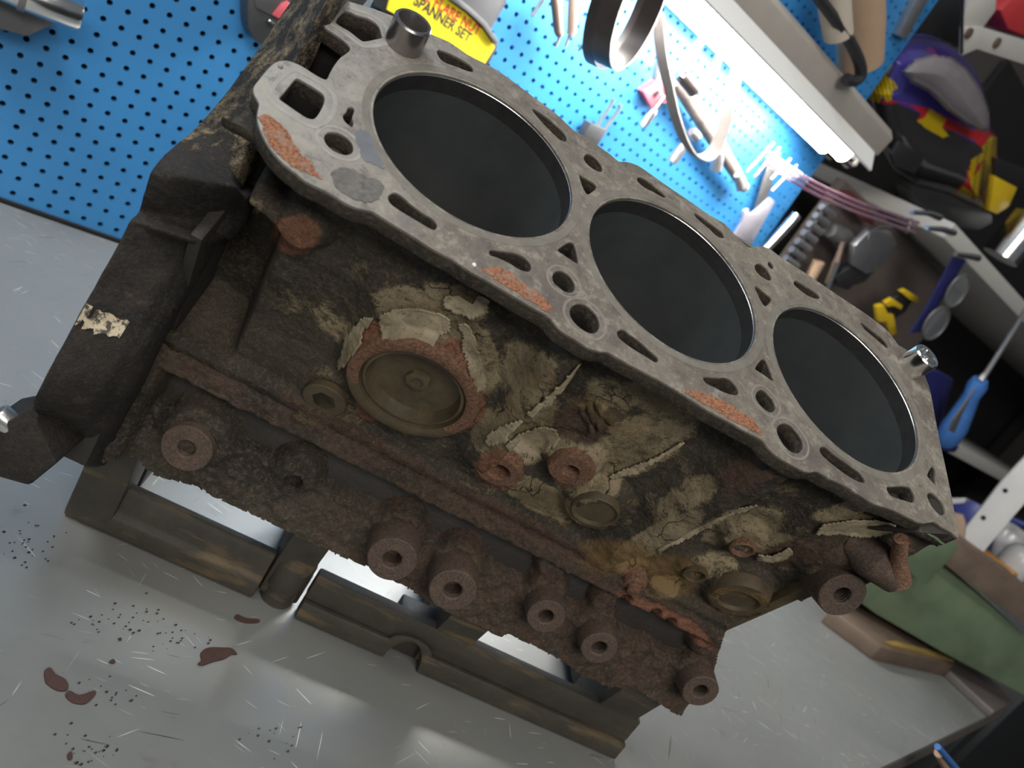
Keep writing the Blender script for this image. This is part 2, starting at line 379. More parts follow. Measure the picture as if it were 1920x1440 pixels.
HD['c2'] = zz(960, 0, 4, [(535, 1180), (560, 1150), (610, 1165), (660, 1215), (685, 1260), (675, 1290), (640, 1285), (590, 1255), (550, 1215)])
HD['t1'] = [(1085, 326), (1093, 330), (1108, 338), (1119, 347), (1119, 354), (1104, 365), (1097, 360), (1090, 345)]
HS['s3'] = [(1194, 334), (1202, 331), (1215, 338), (1235, 354), (1248, 365), (1250, 369), (1245, 371), (1226, 361), (1209, 352), (1197, 342)]
HS['s4'] = zz(1080, 350, 4.114, [(912, 205), (935, 205), (1000, 250), (1070, 300), (1130, 345), (1150, 385), (1140, 400), (1090, 385), (1030, 330), (960, 270), (920, 230)])
HD['c3'] = zz(1300, 340, 3.097, [(355, 490), (370, 475), (400, 480), (440, 520), (460, 560), (450, 578), (425, 572), (385, 545), (360, 515)])
HD['c3b'] = zz(1300, 340, 3.097, [(430, 475), (445, 462), (465, 480), (472, 505), (455, 510), (438, 495)])
HD['t2'] = zz(1300, 340, 3.097, [(355, 610), (375, 610), (420, 645), (458, 680), (450, 705), (420, 728), (395, 700), (370, 650)])
HS['s5'] = zz(1300, 340, 3.097, [(582, 580), (600, 575), (650, 605), (710, 640), (738, 665), (735, 682), (700, 680), (650, 655), (605, 620), (585, 600)])
HS['s6'] = zz(1300, 340, 3.097, [(968, 818), (990, 825), (1040, 865), (1100, 910), (1130, 945), (1135, 970), (1110, 960), (1060, 915), (1000, 865)])
HS['sl1'] = zz(600, 260, 5.142, [(650, 560), (670, 530), (720, 510), (780, 535), (880, 620), (980, 700), (1080, 760), (1130, 810), (1140, 850), (1110, 885), (1050, 865), (900, 775), (760, 690), (670, 620)])
HS['sl2'] = zz(890, 420, 4.8, [(125, 250), (145, 230), (220, 235), (330, 250), (410, 270), (470, 310), (515, 365), (515, 415), (480, 435), (400, 410), (300, 350), (200, 305), (140, 285)])
HD['tl1'] = zz(890, 420, 4.8, [(745, 225), (790, 190), (850, 158), (890, 165), (910, 200), (930, 280), (940, 350), (915, 355), (860, 320), (800, 280), (755, 250)])
HD['cl1'] = zz(890, 420, 4.8, [(695, 470), (720, 425), (770, 415), (830, 440), (885, 495), (912, 550), (905, 600), (865, 622), (810, 610), (750, 570), (710, 530)])
HD['cl2'] = zz(890, 420, 4.8, [(850, 800), (870, 740), (930, 712), (1010, 730), (1090, 800), (1130, 880), (1130, 940), (1090, 985), (1030, 985), (950, 940), (880, 870)])
HS['sl3'] = zz(890, 420, 4.8, [(1278, 990), (1290, 955), (1340, 945), (1400, 985), (1500, 1060), (1600, 1150), (1655, 1200), (1660, 1235), (1630, 1250), (1560, 1210), (1400, 1110), (1310, 1040)])
HS['sl4'] = zz(1200, 640, 5.142, [(605, 350), (640, 338), (740, 345), (830, 345), (890, 380), (940, 440), (960, 490), (945, 520), (890, 520), (800, 490), (700, 440), (630, 400)])
HD['tl2'] = zz(1200, 640, 5.142, [(1180, 165), (1220, 185), (1250, 250), (1290, 350), (1300, 385), (1260, 375), (1200, 330), (1130, 285), (1108, 260), (1130, 215)])
HD['cl3'] = zz(1200, 640, 5.142, [(1110, 520), (1140, 470), (1190, 465), (1250, 515), (1300, 580), (1315, 640), (1290, 685), (1240, 685), (1180, 640), (1130, 580)])
HD['cl4'] = zz(1200, 640, 5.142, [(1315, 850), (1340, 800), (1400, 785), (1470, 820), (1530, 890), (1575, 970), (1575, 1040), (1540, 1080), (1470, 1075), (1400, 1020), (1340, 930)])
HS['sl5'] = zz(1500, 760, 4.571, [(165, 380), (185, 350), (230, 360), (300, 420), (400, 490), (500, 560), (560, 630), (560, 665), (510, 660), (400, 600), (280, 510), (190, 430)])
HD['hl6'] = zz(1500, 760, 4.571, [(740, 700), (780, 690), (920, 690), (975, 740), (990, 800), (970, 840), (900, 820), (800, 790), (755, 750)])
HD['c5'] = zz(1500, 760, 4.571, [(1090, 760), (1120, 742), (1180, 780), (1230, 840), (1255, 910), (1230, 945), (1190, 935), (1130, 870), (1095, 800)])
HD['t5'] = zz(1500, 760, 4.571, [(1090, 590), (1130, 520), (1165, 550), (1165, 620), (1170, 690), (1140, 665), (1100, 620)])
def D(pts, n=3): return [tuple(p) for p in cat([dk(p) for p in pts], n)]
outd = D(OUT, 2)
bores = [circ((i * SP, 0), R0 + .0006, 96) for i in range(3)]
deep = [D(p) for p in HD.values()]; shallow = [D(p) for p in HS.values()]
DT = .0072
deck_o = sheet('deck', [outd] + bores + deep + shallow, DECKM, -.0016, 0, 'deck_metal', EB)
def lay_const(o, **k):
    for nm in ('tan', 'rust', 'red', 'ochre'):
        o.data.attributes.new(nm, 'FLOAT', 'POINT').data.foreach_set('value', np.full(len(o.data.vertices), k.get(nm, 0.), np.float32))
    return o
lay_const(sheet('deck_edge', [outd] + bores + deep + shallow, DECKM, -DT, -.0016, 'casting', EB, .0003), red=.38, tan=.0)
# slot floors and water jacket casting under the deck, same bores and drillings
def clampv(p):
    u_, v_ = p
    return (min(max(u_, -.0500), .2655), min(max(v_, -.0486), .056))
body2 = [clampv(p) for p in outd]
sheet('water_jacket', [body2] + [circ((i * SP, 0), R0 + .001, 96) for i in range(3)] + [d_ for d_ in deep if min(q_[1] for q_ in d_) > -.0465 and max(q_[1] for q_ in d_) < .054 and min(q_[0] for q_ in d_) > -.048], DECKM, -.118, -DT - .0002, 'casting', EB, .0002)
lay_const(bpy.data.objects['water_jacket'], tan=.35, red=.1)
plain('hole_shade_black', (.012, .011, .010), .6, .1, .4, 100)  # near-black colour stands in for the darkness deep inside the holes
plain('gasket_print_dull', (.20, .185, .158), .5, .1, .3, 160)
def grow(lp, d):
    c_ = np.mean(np.array(lp), 0); return [tuple(c_ + (np.array(p) - c_) * (1 + d / max(1e-6, np.linalg.norm(np.array(p) - c_)))) for p in lp]
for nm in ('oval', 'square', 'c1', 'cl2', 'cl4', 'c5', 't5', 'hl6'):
    lp = D(HD[nm]); sheet('coolant_passage', [grow(lp, .0032 if nm in ('oval', 'square', 'c1') else .0012), lp], DECKM, {'oval': -.075, 'square': -.024, 'c1': -.024}.get(nm, -.016), -DT - .0001, 'hole_shade_black', EB, .0002)
plain('gasket_print', (.275, .265, .240), .5, .1, .35, 160)
for nm, a_, b_ in (('square', .0048, .0030), ('c1', .0030, .0018), ('oval', .0042, .0022), ('cl1', .0026, .0017), ('cl2', .0030, .0020), ('cl3', .0024, .0015), ('cl4', .0030, .0020)):
    lp = D(HD[nm]); sheet('gasket_print', [grow(lp, a_), grow(lp, b_)], DECKM, .00002, .00011, 'gasket_print' if nm in ('square', 'c1', 'oval') else 'gasket_print_dull', EB, .00004)
def D3(u_, v_, h=0.): return P0 + np.array([1., 0, 0]) * u_ + VB * v_ + NB * h
for i in range(3):
    c = D3(i * SP, 0)
    b = lathe('cylinder_bore', c, NB, [(R0 + .0005, -.0001), (R0 + .0005, -.001), (R0, -.0016), (R0, -.0095), (R0, -.0105), (R0, -.02), (R0, -.145), (R0 + .0035, -.145), (R0 + .0035, -.012), (R0 + .001, -.0080), (R0 + .0009, -.0001)], 'bore_wall', EB, 96, caps=False)
    b.data.materials.append(MATS['bore_carbon']); b.data.materials.append(MATS['bare_edge'])
    bpy.context.view_layer.update()
    for p in b.data.polygons:
        h = (np.array(p.center) - c) @ NB
        p.material_index = 2 if h > -.0014 else (1 if h > -.0088 else 0)
    for p in list(b.data.polygons): pass
# dowel sleeves
def sleeve(px, mat, ro, ht):
    u_, v_ = dk(px); c = D3(u_, v_)
    lathe('dowel_sleeve', c, NB, [(ro, -.004), (ro, ht - .0008), (ro - .0006, ht), (ro - .0016, ht), (ro - .0019, ht - .0006), (ro - .0019, -.003), (0, -.003)], mat, EB, 40)
sleeve((756, 84), 'dowel_steel', .0086, .0122)
sleeve((1703, 690), 'dowel_chrome', .0076, .0125)
# raised seal marks round bores (thin scraped ring on the deck)
# rust patches on the chamfered edge of the deck
def patch(name, pts, mat, M_=DECKM, h=.00025, f=dk, n=4, jit=.0006):
    P = cat([f(p) for p in pts], n); P = [(p[0] + random.uniform(-jit, jit), p[1] + random.uniform(-jit, jit)) for p in P]
    return sheet(name, [P], M_, .00003, h, mat, EB, .00008)
patch('rust_patch', zz(460, 100, 6, [(165, 690), (290, 720), (400, 800), (480, 900), (540, 1010), (600, 1090), (620, 1160), (740, 1220), (800, 1330), (850, 1420), (700, 1340), (600, 1310), (480, 1240), (370, 1130), (270, 1000), (200, 870)]), 'orange_rust')
patch('rust_patch', zz(890, 420, 4.8, [(70, 420), (110, 395), (220, 400), (330, 450), (420, 530), (560, 620), (640, 690), (685, 760), (650, 785), (560, 730), (430, 650), (300, 570), (180, 500)]), 'orange_rust')
patch('rust_patch', zz(1200, 640, 5.142, [(440, 495), (500, 480), (640, 510), (780, 570), (900, 640), (1020, 710), (1100, 770), (1160, 860), (1180, 900), (1060, 850), (900, 770), (700, 650), (540, 560)]), 'orange_rust')
plain('gasket_grit', (.13, .122, .112), .85, 0, .8, 420, .9)
patch('gasket_residue', zz(600, 260, 5.142, [(110, 330), (200, 285), (330, 300), (430, 360), (540, 400), (620, 480), (580, 560), (480, 620), (360, 600), (220, 520), (130, 420)]), 'gasket_grit')
plain('gasket_blue', (.125, .130, .145), .6, .1, .3, 90)
patch('gasket_residue', zz(460, 100, 6, [(1240, 880), (1380, 890), (1420, 1000), (1500, 1150), (1560, 1290), (1480, 1260), (1330, 1200), (1290, 1080)]), 'gasket_blue', h=.0002)
plain('bore_seal_mark', (.205, .188, .158), .42, .3, .35, 120)
for i in range(3):
    sheet('seal_ring_mark', [circ((i * SP, 0), R0 + .0050, 96), circ((i * SP, 0), R0 + .0016, 96)], DECKM, .00002, .00012, 'bore_seal_mark', EB, .00005)

X = D3(*dk((888, 498)))
plain('white_crumb', (.8, .8, .78), .6)
lathe('paint_crumb', X, NB, [(.0008, 0), (.0009, .0006), (.0004, .0011), (0, .0011)], 'white_crumb', EB, 7, .2)
X = D3(*dk((525, 125))); lathe('paint_crumb', X, NB, [(.0010, 0), (.0011, .0006), (.0005, .0012), (0, .0012)], 'deck_metal', EB, 6, .3)
# ---- exterior side wall of the bank
us = np.arange(-.0845, .2715, .0009); ts = np.arange(.0055, .1405, .0009)
U_, T_ = np.meshgrid(us, ts)
h = np.full(U_.shape, .0535)
h += smooth01((T_ - .085) / .045) * .006                                   # crankcase flares out lower down
h -= smooth01((-.050 - U_) / .010) * smooth01((T_ - .012) / .010) * .034      # deep pocket beside the bell housing flange
h += smooth01((.017 - T_) / .010) * .006                                   # lip below the deck
def rib(pts, wl, wr, top, v=-.066):
    global h
    P = [st(p, v) for p in pts]; best = np.full(U_.shape, 9.); g = np.zeros(U_.shape)
    for a, b in zip(P, P[1:]):
        d, s, _ = seg_dist(a, b, U_, T_); q = np.where(s > 0, d / wl, d / wr)
        best = np.minimum(best, q)
    k_ = smooth01(1.15 - best); h = np.maximum(h, h * (1 - k_) + top * k_)
def dome(px, r0, r1, top, v=-.064, yscale=1.):
    global h
    a, b = st(px, v); q = np.hypot(U_ - a, (T_ - b) * yscale)
    k_ = smooth01((r1 - q) / (r1 - r0)); h = np.maximum(h, h * (1 - k_) + top * k_)
rib([(1095, 655), (1040, 735), (985, 800), (925, 868)], .024, .0045, .0685)
rib([(1490, 882), (1380, 945), (1270, 1000), (1135, 1062)], .026, .0045, .0685)
rib([(650, 380), (600, 420), (555, 440)], .012, .010, .058)
dome((775, 735), .030, .042, .0635); dome((790, 640), .024, .040, .0585)
dome((607, 752), .0125, .0165, .0605)
dome((557, 440), .008, .014, .0615); rib([(480, 372), (520, 405)], .007, .007, .060, -.058)
dome((1115, 962), .013, .021, .0640); dome((935, 885), .012, .020, .0625); dome((1070, 885), .011, .017, .0600)
dome((1385, 1125), .015, .021, .0655); dome((1300, 1082), .007, .012, .0600); dome((1392, 1030), .008, .014, .0590)
dome((1190, 1085), .009, .014, .0620); dome((1580, 1090), .012, .026, .0600)
rib([(1600, 980), (1520, 1020), (1440, 1060)], .012, .012, .0600)
for px, r, lv in (((771, 738), .0262, .0545), ((607, 752), .0066, .050), ((935, 886), .0068, .049), ((1070, 884), .0055, .048), ((1190, 1090), .004, .058)):
    a, b = st(px, -.064); h = np.where(np.hypot(U_ - a, T_ - b) < r, np.minimum(h, lv), h)
# raised foundry mark
for seg_ in ([(1092, 772), (1112, 803)], [(1107, 768), (1128, 800)], [(1107, 768), (1112, 803)], [(1122, 760), (1150, 792)], [(1128, 800), (1122, 760)]):
    d, _, _ = seg_dist(st(seg_[0], -.054), st(seg_[1], -.054), U_, T_); h += .0016 * smooth01((.0022 - d) / .0014)
# crater-like drillings
for px, r, dp in (((1392, 1032), .0042, .010), ((1302, 1080), .0055, .007), ((1115, 962), .0105, .0030), ((1385, 1123), .0112, .0030)):
    a, b = st(px, -.0625); q = np.hypot(U_ - a, T_ - b); h -= dp * smooth01((r - q) / .0016)
h += vnoise(U_, T_, 90, 1) * .0022 + vnoise(U_, T_, 260, 2) * .0009 + vnoise(U_, T_, 620, 3) * .0004
# rail at the bottom of the water jacket
k_ = smooth01((T_ - .127) / .006); h = np.maximum(h, h * (1 - k_) + .0655 * k_)
a, b = st((771, 738), -.0665); h = np.where(np.hypot(U_ - a, T_ - b) < .0262, np.minimum(h, .0545), h)
pos = P0 + U_[..., None] * np.array([1., 0, 0]) - VB * h[..., None] - NB * T_[..., None]
PX = projb(pos)
SIL = [(300, 100), (1200, 200), (1830, 990), (1797, 1010), (1730, 1040), (1700, 1062), (1640, 1085), (1600, 1150), (1540, 1150), (1500, 1128), (1460, 1112), (1447, 1118), (1440, 1145), (1405, 1160), (1372, 1168), (1358, 1195), (1345, 1232), (1250, 1300), (200, 900)]
keep = inpoly(SIL, PX[..., 0], PX[..., 1])
tanL = [(800, 590, 110, 50, 15, 1), (895, 665, 42, 75, -20, 1), (985, 690, 70, 60, 0, .75), (1000, 760, 60, 60, 0, .75), (930, 810, 50, 60, 0, .9), (985, 830, 55, 45, 0, .9), (1060, 830, 60, 35, 0, .7), (1200, 830, 120, 55, -25, 1), (1240, 760, 80, 40, 30, .8), (1150, 740, 80, 40, 20, .6), (1110, 900, 70, 45, 0, .9), (1010, 930, 90, 30, 28, 1), (1230, 1010, 110, 26, -28, 1), (1290, 930, 80, 35, -28, .7), (1400, 985, 90, 40, -10, .8), (1600, 960, 80, 22, -8, 1), (1440, 1020, 60, 30, 0, .8), (1340, 1060, 60, 35, 0, .7), (640, 600, 80, 50, 30, .55), (560, 570, 60, 40, 0, .5), (470, 385, 30, 25, 0, .6), (700, 520, 110, 35, 25, .45), (860, 560, 80, 30, 20, .8), (1240, 1100, 50, 30, 0, .7), (1180, 1060, 50, 30, 0, .6), (900, 900, 60, 40, 0, .6), (1500, 930, 60, 25, 20, .45), (590, 780, 50, 30, 0, .6)]
rustL = [(770, 648, 85, 22, 12, 1), (690, 660, 30, 60, 15, 1), (865, 690, 32, 60, -25, 1), (885, 770, 25, 40, 30, .9), (690, 760, 26, 40, -30, .8), (935, 880, 45, 40, 0, .95), (1070, 882, 38, 34, 0, .95), (555, 440, 48, 40, 0, 1), (1685, 1050, 25, 60, 20, .6), (1250, 1165, 110, 26, 28, .9), (1190, 1085, 25, 25, 0, .8)]
redL = [(1085, 800, 55, 35, 20, .95), (1395, 890, 60, 36, -20, 1), (1500, 1035, 90, 26, -8, 1), (1360, 1010, 40, 20, 0, .5), (700, 830, 260, 16, 27, .75), (950, 970, 200, 22, 28, .95), (1640, 985, 90, 12, 20, .6), (1250, 640, 120, 14, 30, .6), (1250, 730, 160, 12, 30, .7), (1240, 850, 40, 15, 0, .4), (1600, 1050, 80, 40, 0, .8), (1340, 1080, 40, 30, 0, .4), (900, 960, 60, 20, 30, .6)]
ochL = [(1150, 1045, 90, 40, 0, .95), (1130, 780, 100, 40, 20, .6), (1000, 760, 70, 90, 30, .55), (1250, 1080, 80, 50, 0, .9), (1385, 1120, 70, 40, 0, .9), (900, 620, 80, 60, 0, .25), (600, 770, 60, 40, 0, .6), (1090, 960, 80, 50, 0, .5), (1460, 900, 70, 30, 0, .4), (1580, 940, 80, 30, 0, .35), (1330, 940, 80, 40, 0, .35), (960, 860, 60, 60, 0, .35), (640, 560, 120, 70, 0, .3)]
def layers(PX): return dict(tan=blobs(PX, tanL), rust=blobs(PX, rustL), red=blobs(PX, redL), ochre=blobs(PX, ochL))
L = layers(PX)
bare = smooth01((U_ + .045) / .04)
L['tan'] = np.maximum(L['tan'], .40 * bare * smooth01((T_ - .02) / .02)); L['ochre'] = np.maximum(L['ochre'], .34 * bare); L['red'] = np.maximum(L['red'], .30 * bare)
field('side_wall', U_, T_, pos, keep, 'casting', EB, L)
# loose plates of old paint still standing off the wall
def paint_flake(poly, lift=.0011):
    u0, u1, t0, t1 = 9, -9, 9, -9
    k_ = inpoly(poly, PX[..., 0], PX[..., 1]); ii, jj = np.where(k_)
    if len(ii) < 6: return
    d_ = np.full(PX.shape[:2], 1e9)
    for a_, b_ in zip(poly, poly[1:] + poly[:1]): d_ = np.minimum(d_, seg_dist(a_, b_, PX[..., 0], PX[..., 1])[0])
    k_ &= d_ > 3.2 * (vnoise(U_, T_, 300, 21) + .5)
    seen = np.zeros(k_.shape, int); best_ = (0, 0); lab_ = 0
    for i_, j_ in zip(*np.where(k_)):
        if seen[i_, j_]: continue
        lab_ += 1; todo = [(i_, j_)]; seen[i_, j_] = lab_; n_ = 0
        while todo:
            a_, b_ = todo.pop(); n_ += 1
            for c_, d2 in ((a_ + 1, b_), (a_ - 1, b_), (a_, b_ + 1), (a_, b_ - 1)):
                if 0 <= c_ < k_.shape[0] and 0 <= d2 < k_.shape[1] and k_[c_, d2] and not seen[c_, d2]: seen[c_, d2] = lab_; todo.append((c_, d2))
        best_ = max(best_, (n_, lab_))
    k_ = seen == best_[1]
    F4 = k_[:-1, :-1] & k_[1:, :-1] & k_[:-1, 1:] & k_[1:, 1:]           # keep only vertices used by a face
    use = np.zeros_like(k_); use[:-1, :-1] |= F4; use[1:, :-1] |= F4; use[:-1, 1:] |= F4; use[1:, 1:] |= F4; k_ &= use
    off = lift + .0009 * smooth01((9 - d_) / 9) + vnoise(U_, T_, 200, 22) * .0005
    o_ = field('paint_flake', U_, T_, pos - VB * off[..., None], k_, 'old_paint', EB, {})
    md = o_.modifiers.new('thick', 'SOLIDIFY'); md.thickness = .0007; md.offset = 0
for zx, zy, pl in ((420, 440, [(865, 480), (885, 540), (885, 610), (1000, 640), (1030, 620), (1100, 640), (1180, 665), (1215, 570), (1280, 540), (1295, 460), (1220, 420), (1100, 395), (960, 395), (880, 430)]),
                   (420, 440, [(1300, 470), (1340, 560), (1335, 640), (1380, 770), (1405, 880), (1480, 870), (1495, 790), (1460, 680), (1430, 560), (1380, 480)]),
                   (420, 440, [(745, 480), (790, 440), (850, 440), (855, 480), (800, 540), (770, 640), (700, 720), (650, 780), (640, 700), (680, 560)]),
                   (420, 440, [(1240, 320), (1330, 320), (1400, 360), (1440, 310), (1520, 350), (1500, 430), (1400, 470), (1310, 440), (1230, 390)]),
                   (840, 560, [(195, 805), (225, 740), (300, 690), (400, 660), (445, 670), (390, 730), (330, 800), (260, 825)]),
                   (840, 560, [(420, 640), (520, 560), (640, 450), (740, 340), (790, 310), (700, 440), (580, 590), (480, 660)]),
                   (840, 560, [(1170, 1390), (1300, 1310), (1450, 1230), (1560, 1170), (1770, 1130), (1700, 1180), (1560, 1230), (1400, 1320), (1250, 1390), (1190, 1430)]),
                   (840, 560, [(860, 1000), (930, 960), (1120, 890), (1180, 860), (1290, 800), (1400, 730), (1330, 810), (1200, 900), (1060, 980), (930, 1010)]),
                   (840, 560, [(320, 800), (400, 740), (540, 690), (620, 720), (650, 790), (590, 840), (490, 900), (400, 880), (340, 850)]),
                   (840, 560, [(1430, 1180), (1500, 1090), (1600, 1040), (1640, 1100), (1560, 1150), (1440, 1210), (1300, 1260), (1230, 1290)]),
                   (1240, 760, [(940, 790), (990, 710), (1150, 690), (1330, 680), (1480, 720), (1420, 790), (1290, 815), (1100, 800)]),
                   (1240, 760, [(560, 960), (600, 900), (680, 910), (800, 850), (830, 900), (760, 950), (650, 960)])):
    sc_ = 3.31 if zx == 1240 else 3.
    paint_flake(zz(zx, zy, sc_, pl))

# ---- crankcase skirt with the rail above it
us = np.arange(-.083, .2760, .0010); zs = np.arange(.0640, .1420, .0010)
UU, ZZ = np.meshgrid(us, zs)
q = np.full(UU.shape, .0835)
q = np.maximum(q, .0835 + .0085 * smooth01((.106 - ZZ) / .008))
q = np.maximum(q, .0835 + .0195 * smooth01(1.6 - np.abs(ZZ - .1305) / .0072))       # rail
q -= .012 * smooth01((UU + .078) / .01) * smooth01((-.045 - UU) / .01) * smooth01(1.3 - np.abs(ZZ - .112) / .007)
q = np.maximum(q, .0835 + .020 * smooth01((-.072 - UU) / .006))
def sd(px, r0, r1, top, w=-.108):
    global q
    a, b = ft(px, w); d = np.hypot(UU - a, ZZ - b); k_ = smooth01((r1 - d) / (r1 - r0)); q = np.maximum(q, q * (1 - k_) + top * k_)
sd((355, 835), .013, .022, .0985); sd((547, 908), .008, .016, .0960); sd((745, 1020), .010, .018, .0980); sd((860, 1080), .010, .018, .0980)
sd((1030, 1140), .009, .016, .0970); sd((1040, 1090), .006, .012, .0970); sd((1128, 1200), .009, .016, .0960); sd((1140, 1160), .006, .011, .0950); sd((1315, 1290), .009, .015, .0960); sd((1330, 1240), .006, .010, .0960)
a, b = ft((547, 908), -.096); q -= .012 * smooth01((.0052 - np.hypot(UU - a, ZZ - b)) / .0016)
for px in ((1175, 1127), (1230, 1153), (1258, 1168)):
    a, b = ft(px, -.103); q -= .009 * smooth01((.0036 - np.hypot(UU - a, ZZ - b)) / .0014)
q += vnoise(UU, ZZ, 110, 5) * .0028 + vnoise(UU, ZZ, 300, 6) * .0018 + vnoise(UU, ZZ, 620, 7) * .0008
pos = np.stack([UU, -q, ZZ], -1); PX = projb(pos)
LOW = [(150, 700), (300, 640), (1500, 1100), (1362, 1180), (1345, 1240), (1352, 1290), (1340, 1322), (1306, 1357), (1262, 1338), (1200, 1298), (1150, 1290), (1112, 1285), (1060, 1245), (1000, 1212), (950, 1190), (940, 1200), (860, 1160), (800, 1128), (770, 1108), (690, 1065), (640, 1045), (560, 1010), (540, 998), (470, 965), (395, 930), (365, 912), (290, 893), (272, 880), (255, 860), (236, 855), (200, 870), (130, 860)]
keep = inpoly(LOW, PX[..., 0], PX[..., 1])
L = layers(PX)
for k in L: L[k] = L[k] * (ZZ > .118)
L['red'] = np.maximum(L['red'], np.where(ZZ > .12, .62, .40 + .25 * smooth01((UU + .02) / .1)))
L['ochre'] = np.maximum(L['ochre'], .12)
field('crankcase_skirt', UU, ZZ, pos, keep, 'casting', EB, L)
# pan rail underside and inner skirt so that the casting has thickness
zb = .0715
prism('pan_rail', [(-.080, -.0855), (.268, -.0855), (.268, -.070), (-.080, -.070)], (0, 0, 0), (1, 0, 0), (0, 1, 0), (0, 0, 1), zb + .002, .118, 'dark_iron', EB, .001)
# bosses with drillings on the skirt
def skirt_boss(px, ro, ri, w=-.112, back=-.088, mat='rust_face', dep=.012):
    a, b = ft(px, w)
    return lathe('bolt_boss', (a, w, b), (0, -1, 0), [(ro * 1.12, w - back + .004), (ro * 1.04, -.004), (ro, -.0006), (ro - .0006, 0), (ri + .0009, 0), (ri, -.0007), (ri, -dep), (0, -dep - .002)][0:], mat, EB, 36, .012)
for px, ro, ri, w in (((349, 842), .0125, .0043, -.1030), ((735, 1050), .0128, .0049, -.1135), ((849, 1108), .0126, .0049, -.1135), ((1024, 1157), .0106, .0042, -.1080), ((1124, 1216), .0104, .0043, -.1080), ((1314, 1297), .0108, .0043, -.1065)):
    a, b = ft(px, w); bk = -w - .086
    lathe('bolt_boss', (a, w, b), (0, -1, 0), [(ro * 1.15, -bk), (ro * 1.04, -.005), (ro, -.0006), (ro - .0006, 0), (ri + .0009, 0), (ri, -.0007), (ri, -.0125), (0, -.0135)], 'rust_face', EB, 40, .012)
# bosses on the side wall
NV = -VB
def wall_boss(name, px, v, prof, mat, seg=40, jit=.01, scale=(1, 1)):
    a, t = st(px, v); c = P0 + np.array([a, 0, 0]) + VB * v - NB * t
    return lathe(name, c, NV, prof, mat, EB, seg, jit, scale)
cup = wall_boss('core_plug', (771, 738), -.0665, [(.0330, -.016), (.0315, -.003), (.0305, -.0005), (.0290, 0), (.0262, 0), (.0250, -.0008), (.0246, -.0030), (.0236, -.0022), (.0224, -.0022), (.0214, -.0060), (.0205, -.0085), (.0180, -.0095), (0, -.0098)], 'plug_brown', 64, .004)
cup.data.materials.append(MATS['rust_orange_cast'])
for p in cup.data.polygons:
    hh = (np.array(p.center) - P0) @ VB
    r_ = np.array(p.center); 
    if hh < -.0655 + .001 and True: pass
a, t = st((771, 738), -.0665); cc = P0 + np.array([a, 0, 0]) - VB * .0665 - NB * t
for p in cup.data.polygons:
    dv = np.array(p.center) - cc; rad = math.hypot(dv[0], dv @ NB)
    if rad > .0255 and dv @ NB > -.012: p.material_index = 1
lathe('plug_hub', cc - NV * .0105 + np.array([.0005, 0, 0]) , NV, [(.0062, 0), (.0060, .0030), (.0052, .0034), (.0031, .0034), (.0029, .0024), (0, .0018)], 'plug_brown', cup, 8, 0)
hx = wall_boss('hex_plug', (607, 752), -.0635, [(.0112, -.010), (.0110, -.0005), (.0104, 0), (.0062, 0)], 'plug_brown', 40, .004)
a, t = st((607, 752), -.0635); c6 = P0 + np.array([a, 0, 0]) - VB * .0635 - NB * t
lathe('hex_socket', c6, NV, [(.0062, 0), (.0058, -.0004), (.0056, -.006), (0, -.0062)], 'dark_iron', hx, 6)
wall_boss('bolt_boss', (935, 886), -.0668, [(.0128, -.012), (.0118, -.002), (.0108, 0), (.0062, 0), (.0054, -.0010), (.0054, -.011), (0, -.012)], 'rust_orange_cast', 40, .05)
wall_boss('bolt_boss', (1070, 884), -.0640, [(.0125, -.012), (.0115, -.002), (.0105, 0), (.0046, 0), (.0041, -.0008), (.0041, -.011), (0, -.012)], 'rust_orange_cast', 40, .04)
wall_boss('core_plug', (1115, 962), -.0662, [(.0128, -.012), (.0122, -.0008), (.0116, 0), (.0110, -.0004), (.0104, -.0020), (0, -.0028)], 'plug_brown', 40, .008)
wall_boss('core_plug', (1385, 1125), -.0655, [(.0165, -.007), (.0158, -.003), (.0148, 0), (.0118, 0), (.0108, -.0022), (.0100, -.0015), (0, -.0028)], 'plug_brown', 40, .008)
wall_boss('stud', (1190, 1090), -.0660, [(.0072, -.008), (.0068, .001), (.0055, .003), (.0040, .0032), (.0036, .0060), (.0026, .0068), (0, .007)], 'rust_orange_cast', 24, .04)
wall_boss('bolt_boss', (1392, 1032), -.0610, [(.0070, -.006), (.0066, -.0004), (.0056, .0004), (.0048, 0), (.0042, -.0010), (.0040, -.010), (0, -.0105)], 'rust_orange_cast', 28, .06)
wall_boss('oil_drilling', (1303, 1080), -.0620, [(.0070, -.006), (.0066, 0), (.0058, .0004), (.0050, -.0004), (.0044, -.0060), (0, -.0065)], 'plug_brown', 28, .07)
# threaded boss and bracket lug at the far end
X = hb((1580, 1117), (0, 1, 0), (0, -.1415, 0))
lathe('bolt_boss', X, (0, -1, 0), [(.0135, -.030), (.0128, -.008), (.0122, -.0006), (.0116, 0), (.0050, 0), (.0044, -.0006), (.0046, -.0014), (.0042, -.0022), (.0046, -.003), (.0042, -.0038), (.0046, -.0046), (.0042, -.0054), (.0042, -.014), (0, -.015)], 'rust_face', EB, 40, .012)
def lug(pts, r, mat='rust_orange_cast', name='bracket_lug'):
    return tube(name, [hb(p, (0, 1, 0), (0, w_, 0)) for p, w_ in pts], r, mat, EB, 14)
lug([((1690, 1010), -.158), ((1684, 1050), -.152), ((1680, 1085), -.148)], [.0032, .0040, .0070], 'rust_orange_cast')
lug([((1590, 1012), -.136), ((1635, 1045), -.144), ((1680, 1086), -.147)], [.0060, .0105, .0078], 'rust_face')
